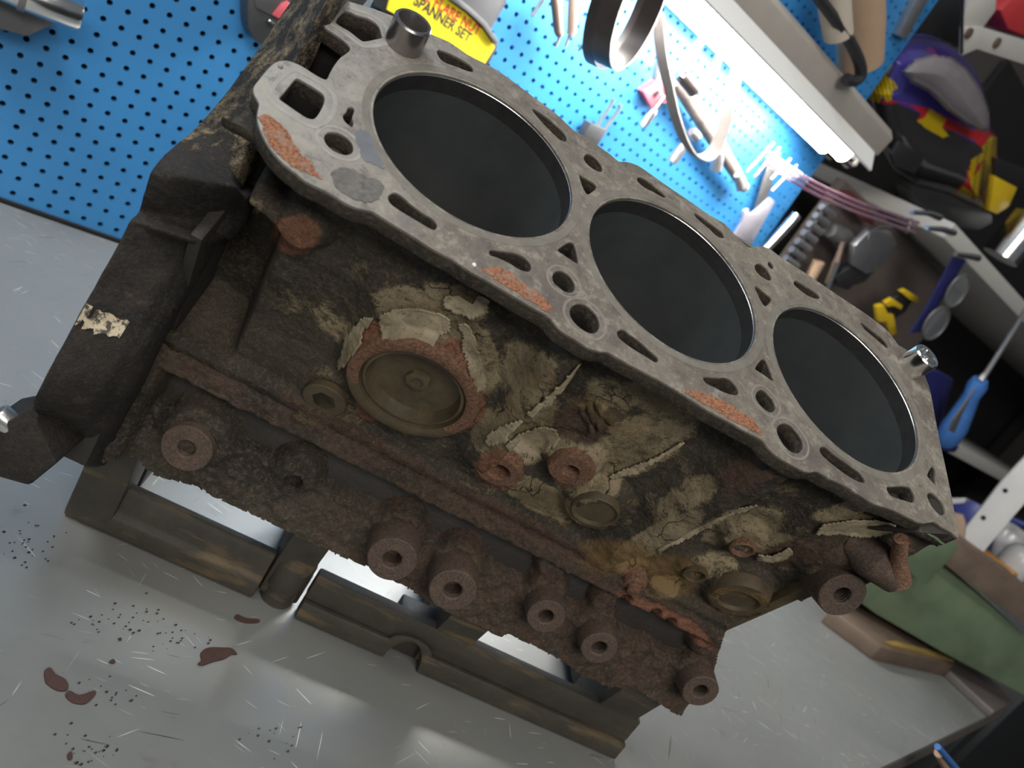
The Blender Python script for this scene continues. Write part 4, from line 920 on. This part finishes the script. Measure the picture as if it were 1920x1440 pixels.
tag(plate('maroon_grip', [(1572, 362), (1600, 360), (1640, 400), (1640, 425), (1610, 410)], -.02, .012, 'maroon', None, .002), 'dull maroon grip hanging behind the clear strips', 'grip')
tag(rods('valve_body', [(1556, 430), (1580, 445), (1600, 470)], -.025, [14, 18, 12], 'steel_dull', None, 12), 'dull grey valve body hanging beside the socket rail', 'valve')
t = root('tape_tool', 'yellow and black clip tool hanging below the safety glasses', 'hand tool')
plate('jaw', [(1645, 576), (1658, 572), (1666, 590), (1676, 590), (1682, 625), (1672, 630), (1662, 604), (1648, 604)], -.07, .010, 'yellow_plastic', t, .001)
plate('jaw', [(1690, 548), (1701, 544), (1723, 558), (1721, 570), (1706, 562)], -.07, .010, 'yellow_plastic', t, .001)
plate('bow', [(1660, 568), (1674, 560), (1693, 573), (1690, 581), (1676, 574), (1664, 576)], -.072, .008, 'yellow_plastic', t, .001)
plate('core', [(1656, 580), (1690, 549), (1712, 563), (1698, 585), (1672, 600)], -.064, .010, 'black_plastic', t, .001)
t = root('safety_glasses', 'clear safety glasses with blue arms hanging from a hook', 'glasses')
plate('arm', [(1706, 626), (1736, 580), (1788, 482), (1812, 488), (1768, 560), (1732, 622)], -.118, .003, 'navy_plastic', t, .0005)
for c_, a_, b_ in (((1795, 545), 21, 40), ((1755, 606), 24, 40)):
    lp = [(c_[0] + a_ * math.cos(q_) * .85 + b_ * math.sin(q_) * .35, c_[1] - a_ * math.cos(q_) * .0 + b_ * math.sin(q_) * .75 * -1) for q_ in np.linspace(0, 2 * math.pi, 24, endpoint=False)]
    tube('rim', pts(lp, -.126), .0022, 'steel_dull', t, 8, True)
    plate('lens', lp, -.1265, .0012, 'clear_lens', t, 0)

# fluorescent lamp
t = root('lamp', 'lit fluorescent lamp in a beige housing above the hanging tools', 'lamp')
XL, XR = .30, .868
prism('housing', [(-.118, .529), (-.122, .556), (-.112, .566), (-.052, .566), (-.044, .556), (-.048, .529)], (0, 0, 0), (0, 1, 0), (0, 0, 1), (1, 0, 0), XL, XR + .012, 'beige_housing', t, .002)
prism('reflector', [(-.130, .505), (-.118, .5285), (-.048, .5285), (-.036, .505), (-.034, .507), (-.047, .5295), (-.119, .5295), (-.132, .507)], (0, 0, 0), (0, 1, 0), (0, 0, 1), (1, 0, 0), XL + .01, XR, 'reflector_white', t)
for yy in (-.100, -.066):
    lathe('tube', (XL + .02, yy, .508), (1, 0, 0), [(.0125, 0), (.0125, XR - XL - .05)], 'tube_glow', t, 24)
    for xx in (XL + .005, XR - .030): lathe('end_cap', (xx, yy, .508), (1, 0, 0), [(.0132, 0), (.0132, .022)], 'chrome', t, 24)
for xx in (XL + .006, XR - .012): box('tube_holder', (xx, -.083, .516), (.010, .062, .030), 'beige_housing', t, .002)
# clear cover strips under it with chrome hooks
for i, (dy, dx) in enumerate(((0, 0), (9, -3), (18, -7))):
    P_ = cat([(1440 + dx, 285 + dy), (1520 + dx, 338 + dy), (1600 + dx, 375 + dy), (1665 + dx, 398 + dy), (1722 + dx, 418 + dy)], 5, False)
    tag(rods('clear_strip', P_, -.13, 2.6, 'clear_pink', None, 8), ('topmost pinkish clear strip sweeping down from the lamp', 'middle pinkish clear strip between two others below the lamp', 'lowest pinkish clear strip nearest the hanging rods')[i], 'plastic strip', 'clear strips below the lamp')
for a_, b_, c_, lab in (((1710, 398), (1742, 400), (1762, 408), 'chrome peg hook tip at the end of the clear strips'), ((1738, 428), (1768, 430), (1788, 437), 'chrome peg hook tip between the strip hook and glasses hook'), ((1792, 476), (1815, 480), (1834, 484), 'chrome peg hook tip holding the safety glasses')):
    tag(rods('chrome_hook', [a_, b_, c_], -.125, [4, 5, 6], 'chrome'), lab, 'hook', 'chrome hooks above the glasses')
# strap and cardboard on the lamp
tag(rods('strap', cat([(1500, -50), (1545, 10), (1582, 60), (1608, 108), (1614, 140), (1600, 152), (1585, 148)], 4, False), -.135, 10, 'strap_black', None, 8), 'black looped strap hanging over the lamp housing', 'strap')
tag(rods('cardboard_roll', [(1600, -40), (1612, 40), (1614, 118)], -.075, [46, 40, 36], 'card_tan', None, 24), 'tan cardboard roll standing on the lamp', 'roll')
tag(rods('paper_roll', [(1560, -50), (1566, 20), (1572, 66)], -.125, [28, 26, 24], 'card_cream', None, 20), 'cream paper roll beside the tan cardboard roll', 'roll')

# flame helmet
def puff(name, px, y, H, Dp, mat, parent, step=3., colf=None, back=.02):
    xs = [p[0] for p in px]; ys = [p[1] for p in px]
    X_, Y_ = np.meshgrid(np.arange(min(xs) - step, max(xs) + step, step), np.arange(min(ys) - step, max(ys) + step, step))
    ins = inpoly(px, X_, Y_); d = np.full(X_.shape, 1e9)
    for a, b in zip(px, px[1:] + px[:1]): d = np.minimum(d, seg_dist(a, b, X_, Y_)[0])
    q_ = np.clip(d / Dp, 0, 1); hh = H * np.sqrt(np.clip(1 - (1 - q_) ** 2, 0, 1)); hh = np.where(ins, hh, -back)
    near = ins | (d < step * 1.6)
    dirs = np.stack([(X_ - 960) / FPX, (Y_ - 720) / FPX, np.ones_like(X_)], -1) @ W
    yy = y - hh; pos_ = CAM + dirs * ((yy - CAM[1]) / dirs[..., 1])[..., None]
    o = field(name, X_, Y_, pos_, near, mat, parent, {})
    if colf:
        K = near.ravel(); C_ = colf(X_, Y_).reshape(-1, 3)[K]; at = o.data.color_attributes.new('Col', 'FLOAT_COLOR', 'POINT')
        at.data.foreach_set('color', np.concatenate([C_, np.ones((len(C_), 1))], 1).astype(np.float32).ravel())
    return o
m = NT('helmet_paint'); ca = m.n('Attribute', attribute_name='Col'); m.out(None, .16, 0.); m.l(ca.outputs['Color'], m.b.inputs['Base Color']); m.b.inputs['Coat Weight'].default_value = .6
plain('visor_smoke', (.21, .19, .20), .12, 0, .15, 10, .02)
HZ = lambda l: zz(1620, 40, 3.43, l)
shell = HZ([(100, 190), (170, 130), (260, 95), (380, 88), (500, 120), (610, 180), (690, 290), (760, 420), (800, 560), (805, 700), (855, 750), (850, 880), (835, 1000), (815, 1130), (800, 1235), (680, 1190), (540, 1120), (330, 1060), (180, 960), (80, 800), (30, 560), (0, 460), (60, 330)])
blue_ = HZ([(80, 180), (380, 60), (720, 250), (830, 700), (770, 800), (640, 750), (470, 640), (330, 580), (200, 520), (60, 520), (40, 250)])
red_ = HZ([(120, 535), (260, 520), (370, 590), (340, 640), (560, 700), (700, 760), (780, 840), (690, 890), (650, 1040), (560, 1100), (640, 1130), (790, 1210), (860, 1230), (880, 700), (700, 700), (420, 560), (120, 500)])
yel = [HZ([(95, 230), (150, 245), (185, 280), (150, 350), (195, 390), (220, 430), (180, 450), (185, 500), (150, 520), (120, 480), (100, 525), (70, 520), (10, 500), (-10, 430), (60, 370), (75, 290)]),
       HZ([(425, 560), (530, 635), (500, 680), (545, 735), (510, 750), (400, 690), (340, 640), (390, 620)]),
       HZ([(820, 735), (860, 750), (850, 880), (835, 1000), (815, 1130), (795, 1225), (720, 1180), (690, 1060), (675, 980), (690, 890), (770, 840), (760, 810)]),
       HZ([(600, 1100), (640, 1060), (700, 1110), (690, 1140), (640, 1140)])]
redin = [HZ([(770, 890), (740, 960), (700, 1000), (730, 920)]), HZ([(790, 1000), (770, 1100), (780, 1180), (745, 1110)])]
def hcol(X_, Y_):
    C_ = np.zeros(X_.shape + (3,)) + np.array((.040, .038, .042))
    C_[inpoly(blue_, X_, Y_)] = (.065, .052, .30)
    C_[inpoly(red_, X_, Y_)] = (.60, .020, .025)
    for q_ in yel: C_[inpoly(q_, X_, Y_)] = (.66, .47, .01)
    for q_ in redin: C_[inpoly(q_, X_, Y_)] = (.60, .020, .025)
    ln = yel[2]; st_ = (np.sin(((X_ - 1830) * .9 + (Y_ - 300) * .12) * .55) > .93) & inpoly(ln, X_, Y_); C_[st_] = (.03, .02, .01)
    st_ = (np.sin(((X_ - 1640) * .9 - (Y_ - 150) * .2) * .9) > .75) & inpoly(yel[0], X_, Y_) & (Y_ > 130); C_[st_] = (.03, .02, .01)
    return C_
hm = root('welding_helmet', 'glossy blue welding helmet with red and yellow flames', 'helmet')
puff('shell', shell, .075, .085, 75, 'helmet_paint', hm, 1.6, hcol, .05)
puff('bubble_window', HZ([(250, 320), (330, 250), (450, 220), (570, 235), (660, 310), (740, 430), (795, 570), (800, 690), (770, 710), (660, 660), (540, 570), (420, 450), (300, 390)]), -.041, .020, 50, 'visor_smoke', hm, 1.6, None, .012)
plate('filter_window', HZ([(180, 860), (230, 770), (390, 880), (330, 980), (200, 930)]), -.046, .006, 'black_plastic', hm, .001)
plate('chin_guard', HZ([(300, 1060), (540, 1110), (700, 1190), (830, 1240), (840, 1300), (740, 1350), (600, 1330), (480, 1260), (330, 1170)]), -.01, .04, 'black_plastic', hm, .006)

# aluminium edge, upper bracket, red box
tag(plate('aluminium_edge', [(1728, -20), (1752, -20), (1700, 74), (1684, 66)], -.012, .012, 'steel_grey'), 'grey aluminium edge strip at the pegboard end', 'edge strip')
tag(plate('dark_cabinet', [(1752, -20), (1815, -20), (1806, 100), (1760, 95), (1700, 76)], .16, .02, 'black_plastic'), 'black cabinet side behind the helmet', 'cabinet')
t = root('shelf_bracket', 'white steel shelf bracket bolted above the helmet', 'bracket')
plate('upright', [(1822, -20), (1869, -20), (1867, 20), (1843, 52), (1806, 62), (1808, 28)], -.06, .006, 'white_paint', t)
plate('arm', [(1806, 52), (1843, 51), (1925, 76), (1925, 122), (1850, 98), (1832, 92), (1804, 104)], -.064, .006, 'white_paint', t)
for c_ in ((1815, 62), (1868, 80)): lathe('bolt', py(c_, -.064), (0, -1, 0), [(.0072, -.002), (.0072, .003), (0, .0045)], 'rusty_steel', t, 16)
tag(plate('red_box', [(1876, 20), (1905, -10), (1930, -20), (1930, 72), (1890, 55)], .02, .05, 'red_plastic', None, .004), 'red box on the shelf above the white bracket', 'box')
tag(rods('cable', [(1806, -20), (1804, 40), (1803, 100)], -.07, 2.5, 'black_plastic'), 'thin dark cable beside the white bracket', 'cable')
t = root('yellow_case', 'yellow and black blister pack beside the helmet chin', 'pack')
plate('pack_front', [(1866, 330), (1908, 352), (1892, 388), (1870, 402), (1856, 396)], -.02, .012, 'yellow_plastic', t, .002)
plate('pack_back', [(1868, 296), (1925, 318), (1925, 352), (1908, 350), (1866, 330)], -.018, .010, 'black_plastic', t, .002)
# shelves to the right
t = root('shelf_unit', 'white edged steel shelving beyond the brown board', 'shelving')
for zt, x0 in ((.552, 1.19), (.246, 1.62)):
    box('shelf', ((x0 + 3.2) / 2, .10, zt - .014), (3.2 - x0, .40, .028), 'white_paint', t, .002)
box('shelf_back', (2.45, .305, .3), (1.6, .012, 1.4), 'black_plastic', t)
for x_ in (1.64, 3.15): box('shelf_post', (x_, .27, -.005), (.035, .035, 1.78), 'black_steel', t)
tag(lathe('metal_can', py((1895, 458), -.03), (0, 0, 1), [(.035, -.03), (.035, .06), (.033, .062), (0, .062)], 'chrome', None, 28), 'shiny metal can on the white shelf', 'can')
t = root('screwdriver', 'long screwdriver with a blue and grey handle hanging by the shelves', 'screwdriver')
rods('shaft', [(1945, 548), (1850, 698), (1838, 712)], -.21, [4, 4.4, 6.5], 'steel_grey', t, 10)
rods('handle', [(1838, 712), (1833, 722), (1822, 742), (1806, 772), (1790, 800), (1776, 824), (1770, 834)], -.21, [12, 16, 13, 17, 21, 19, 12], 'blue_handle', t, 18)
plate('inlay', [(1830, 728), (1805, 776), (1790, 812), (1780, 808), (1788, 786), (1800, 770)], -.232, .003, 'steel_dull', t)
tag(plate('navy_cloth', [(1735, 690), (1768, 700), (1790, 712), (1770, 780), (1760, 830), (1800, 838), (1790, 850), (1758, 846)], -.16, .02, 'navy_plastic', None, .003), 'dark blue plastic bag behind the screwdriver', 'bag')
t = root('steel_upright', 'white steel strip with two small holes beside the green machine', 'upright')
f14 = lambda p: pX(p, 1.42)
P_ = [(1935, 842), (1880, 900), (1811, 989), (1809, 1012), (1811, 1024), (1829, 1039), (1840, 1039), (1935, 928)]
Q_ = [Vector(f14(p)) for p in P_]; bm = bmesh.new(); a = [bm.verts.new(p) for p in Q_]; b = [bm.verts.new(p + Vector((.012, .006, 0))) for p in Q_]
bm.faces.new(a); bm.faces.new(b[::-1])
for i in range(len(a)): bm.faces.new((a[i], b[i], b[(i + 1) % len(a)], a[(i + 1) % len(a)]))
bmo('strip', bm, 'white_paint', t, .001)
for c_ in ((1885, 920), (1844, 971)): lathe('screw_hole', f14(c_), (-1, 0, 0), [(.0042, -.001), (.0042, .0006), (0, .0006)], 'void', t, 14)
t = root('tool_cabinet', 'dark steel cabinet standing beyond the bench end', 'cabinet')
box('carcass', (1.90, -.36, -.40), (.80, .42, .994), 'black_steel', t, .003)
box('top', (1.90, -.36, .105), (.82, .44, .012), 'dark_grey', t, .002)
def xplate(name, px, x_, th, mat, par, lo=None):
    P = [pX(p, x_) for p in px]
    if lo is not None: P = [np.array([p[0], p[1], max(p[2], lo)]) for p in P]
    bm = bmesh.new(); a = [bm.verts.new(p) for p in P]; b = [bm.verts.new(p + np.array([th, 0, 0])) for p in P]; n = len(P)
    bm.faces.new(a); bm.faces.new(b[::-1])
    for i in range(n): bm.faces.new((a[i], b[i], b[(i + 1) % n], a[(i + 1) % n]))
    return bmo(name, bm, mat, par, .001)
t = root('blue_tub', 'blue tub with a white lid beside the white strip', 'tub')
xplate('body', [(1776, 944), (1822, 938), (1850, 954), (1830, 1040), (1770, 1030)], 1.53, .08, 'blue_bin', t, .1115)
xplate('lid', [(1774, 933), (1812, 934), (1808, 943), (1776, 946)], 1.525, .09, 'jar_white', t)
tag(xplate('wood_block', [(1776, 958), (1804, 964), (1812, 990), (1810, 1040), (1780, 1040)], 1.512, .012, 'card_tan', None, .1115), 'tan wooden block between the deck corner and white strip', 'wood block')
for i, (c_, lab) in enumerate((((1896, 1000), 'pale glass jar with a blue handle lying on it'), ((1930, 1030), 'pale glass jar nearer the green machine'))):
    p = pX(c_, 1.56 + .08 * (1 - i)); p[2] = .1115
    tag(lathe('glass_jar', p, (0, 0, 1), [(.026, 0), (.030, .01), (.030, .06 - .015 * i), (.024, .072 - .015 * i), (.018, .076 - .015 * i), (0, .077 - .015 * i)], 'jar_white', None, 24), lab, 'jar')
tag(tube('plastic_wand', [pX(p, 1.58) + np.array([0, 0, .012]) for p in ((1876, 978), (1900, 988), (1935, 1004))], .006, 'blue_bin'), 'blue plastic wand lying across the glass jar', 'wand')
P_ = pX((1868, 1052), 1.51); tag(box('orange_tool', (1.52, P_[1], .1205), (.03, .07, .018), 'orange_plastic', None, .004), 'orange plastic tool lying on the dark cabinet', 'tool')

# old green machine on the end of the bench
MD = np.array([.853, -.521, 0]); MN = np.array([.521, .853, 0]); MQ = np.array([.955, -.475, 0])
def mp_(p, off=0.): return hit(p, MN, MQ + MN * off)
def mplate(name, px, off, th, mat, parent, bevel=.001):
    P = [Vector(mp_(p, off)) for p in px]; d = Vector(MN) * th; bm = bmesh.new(); a = [bm.verts.new(p) for p in P]; b = [bm.verts.new(p + d) for p in P]; n = len(P)
    bm.faces.new(a); bm.faces.new(b[::-1])
    for i in range(n): bm.faces.new((a[i], b[i], b[(i + 1) % n], a[(i + 1) % n]))
    return bmo(name, bm, mat, parent, bevel)
t = root('sheet_folder', 'old green painted sheet metal machine on the bench end', 'machine')
mplate('green_side', [(1560, 1090), (1690, 1040), (1745, 1036), (1935, 1205), (1935, 1312), (1765, 1222), (1640, 1150)], .02, .10, 'green_paint', t)
mplate('clamp_bar', [(1738, 1034), (1772, 1010), (1800, 1012), (1935, 1108), (1935, 1182)], .005, .05, 'rusty_steel', t)
mplate('end_block', [(1690, 1000), (1700, 1070), (1738, 1098), (1796, 1030), (1790, 1010), (1740, 985)], -.012, .03, 'green_paint', t)
def bprism(name, px, z0, z1, mat, parent, bevel=.002):
    P = [pz(p, 0.)[:2] for p in px]; return prism(name, [tuple(p) for p in P], (0, 0, 0), (1, 0, 0), (0, 1, 0), (0, 0, 1), z0, z1, mat, parent, bevel)
bprism('foot_rail', [(1538, 1166), (1632, 1236), (1648, 1241), (1768, 1268), (1790, 1220), (1690, 1150), (1600, 1090)], .0003, .022, 'rusty_steel', t)
bprism('foot_strip', [(1632, 1230), (1648, 1236), (1766, 1262), (1768, 1256), (1655, 1228)], .022, .026, 'yellowed_steel', t, 0)
bprism('dark_base', [(1768, 1268), (1853, 1346), (1893, 1324), (1850, 1270), (1800, 1215)], .0003, .012, 'bench_edge', t)
# under the bench
t = root('hose', 'blue hose hanging under the bench front edge', 'hose')
rods('pipe', [(1758, 1400), (1775, 1420), (1800, 1450), (1820, 1480)], -.68, 5, 'blue_handle', t)
rods('sleeve', [(1760, 1412), (1775, 1440), (1785, 1470)], -.675, 7, 'card_tan', t)

# rust flakes and crumbs lying on the bench and the deck
plain('flake', (.055, .026, .021), .8, 0, .3, 200, .5)
for k_, l_ in enumerate(([(303, 515), (345, 495), (380, 540), (440, 570), (468, 610), (455, 650), (390, 650), (320, 605), (305, 570)], [(448, 675), (480, 655), (545, 685), (640, 655), (658, 675), (590, 740), (510, 738), (460, 705)], [(1365, 465), (1390, 440), (1385, 390), (1440, 355), (1540, 355), (1600, 360), (1638, 400), (1600, 400), (1550, 430), (1470, 450), (1400, 475)], [(1620, 150), (1640, 125), (1700, 150), (1790, 160), (1780, 180), (1690, 180)], [(750, 452), (780, 435), (795, 455), (775, 462)], [(460, 1095), (490, 1075), (495, 1120), (470, 1130)], [(815, 290), (835, 288), (838, 302), (822, 302)])):
    P = [pz(p)[:2] for p in zz(0, 1120, 3.692, l_)]; P = cat(P, 3)
    tag(prism('rust_flake', [tuple(p) for p in P], (0, 0, 0), (1, 0, 0), (0, 1, 0), (0, 0, 1), .0002, .0009, 'flake'), ('hooked brown rust flake beside the curved one on the bench', 'curved boat shaped rust flake on the bench', 'large ragged rust flake near the girdle scallop', 'long thin rust flake in the shade of the girdle', 'tiny red rust chip between the ragged and hooked flakes', 'small rust chip among the heap of grit', 'tiny rust speck below the grit line')[k_], 'rust flake', 'rust flakes on the bench')
V = []; F = []
for i in range(150):
    cx, cy = random.choice([(195, 1160), (250, 1165), (150, 1405), (160, 1415), (330, 1200), (60, 1010), (40, 1035), (200, 1300), (520, 1380)]); p = pz((cx + random.gauss(0, 38), cy + random.gauss(0, 18)))
    s_ = random.uniform(.0003, .0011); b = len(V)
    V += [(p[0] - s_, p[1], .0002), (p[0], p[1] - s_ * .8, .0002), (p[0] + s_, p[1] + s_ * .3, .0002), (p[0], p[1], s_ + .0002)]; F += [(b, b + 1, b + 3), (b + 1, b + 2, b + 3), (b + 2, b, b + 3), (b, b + 2, b + 1)]
gr = obj('grit', V, F, 'black_steel'); gr['kind'] = 'stuff'; tag(gr, 'loose black grit scattered over the steel bench top', 'grit')
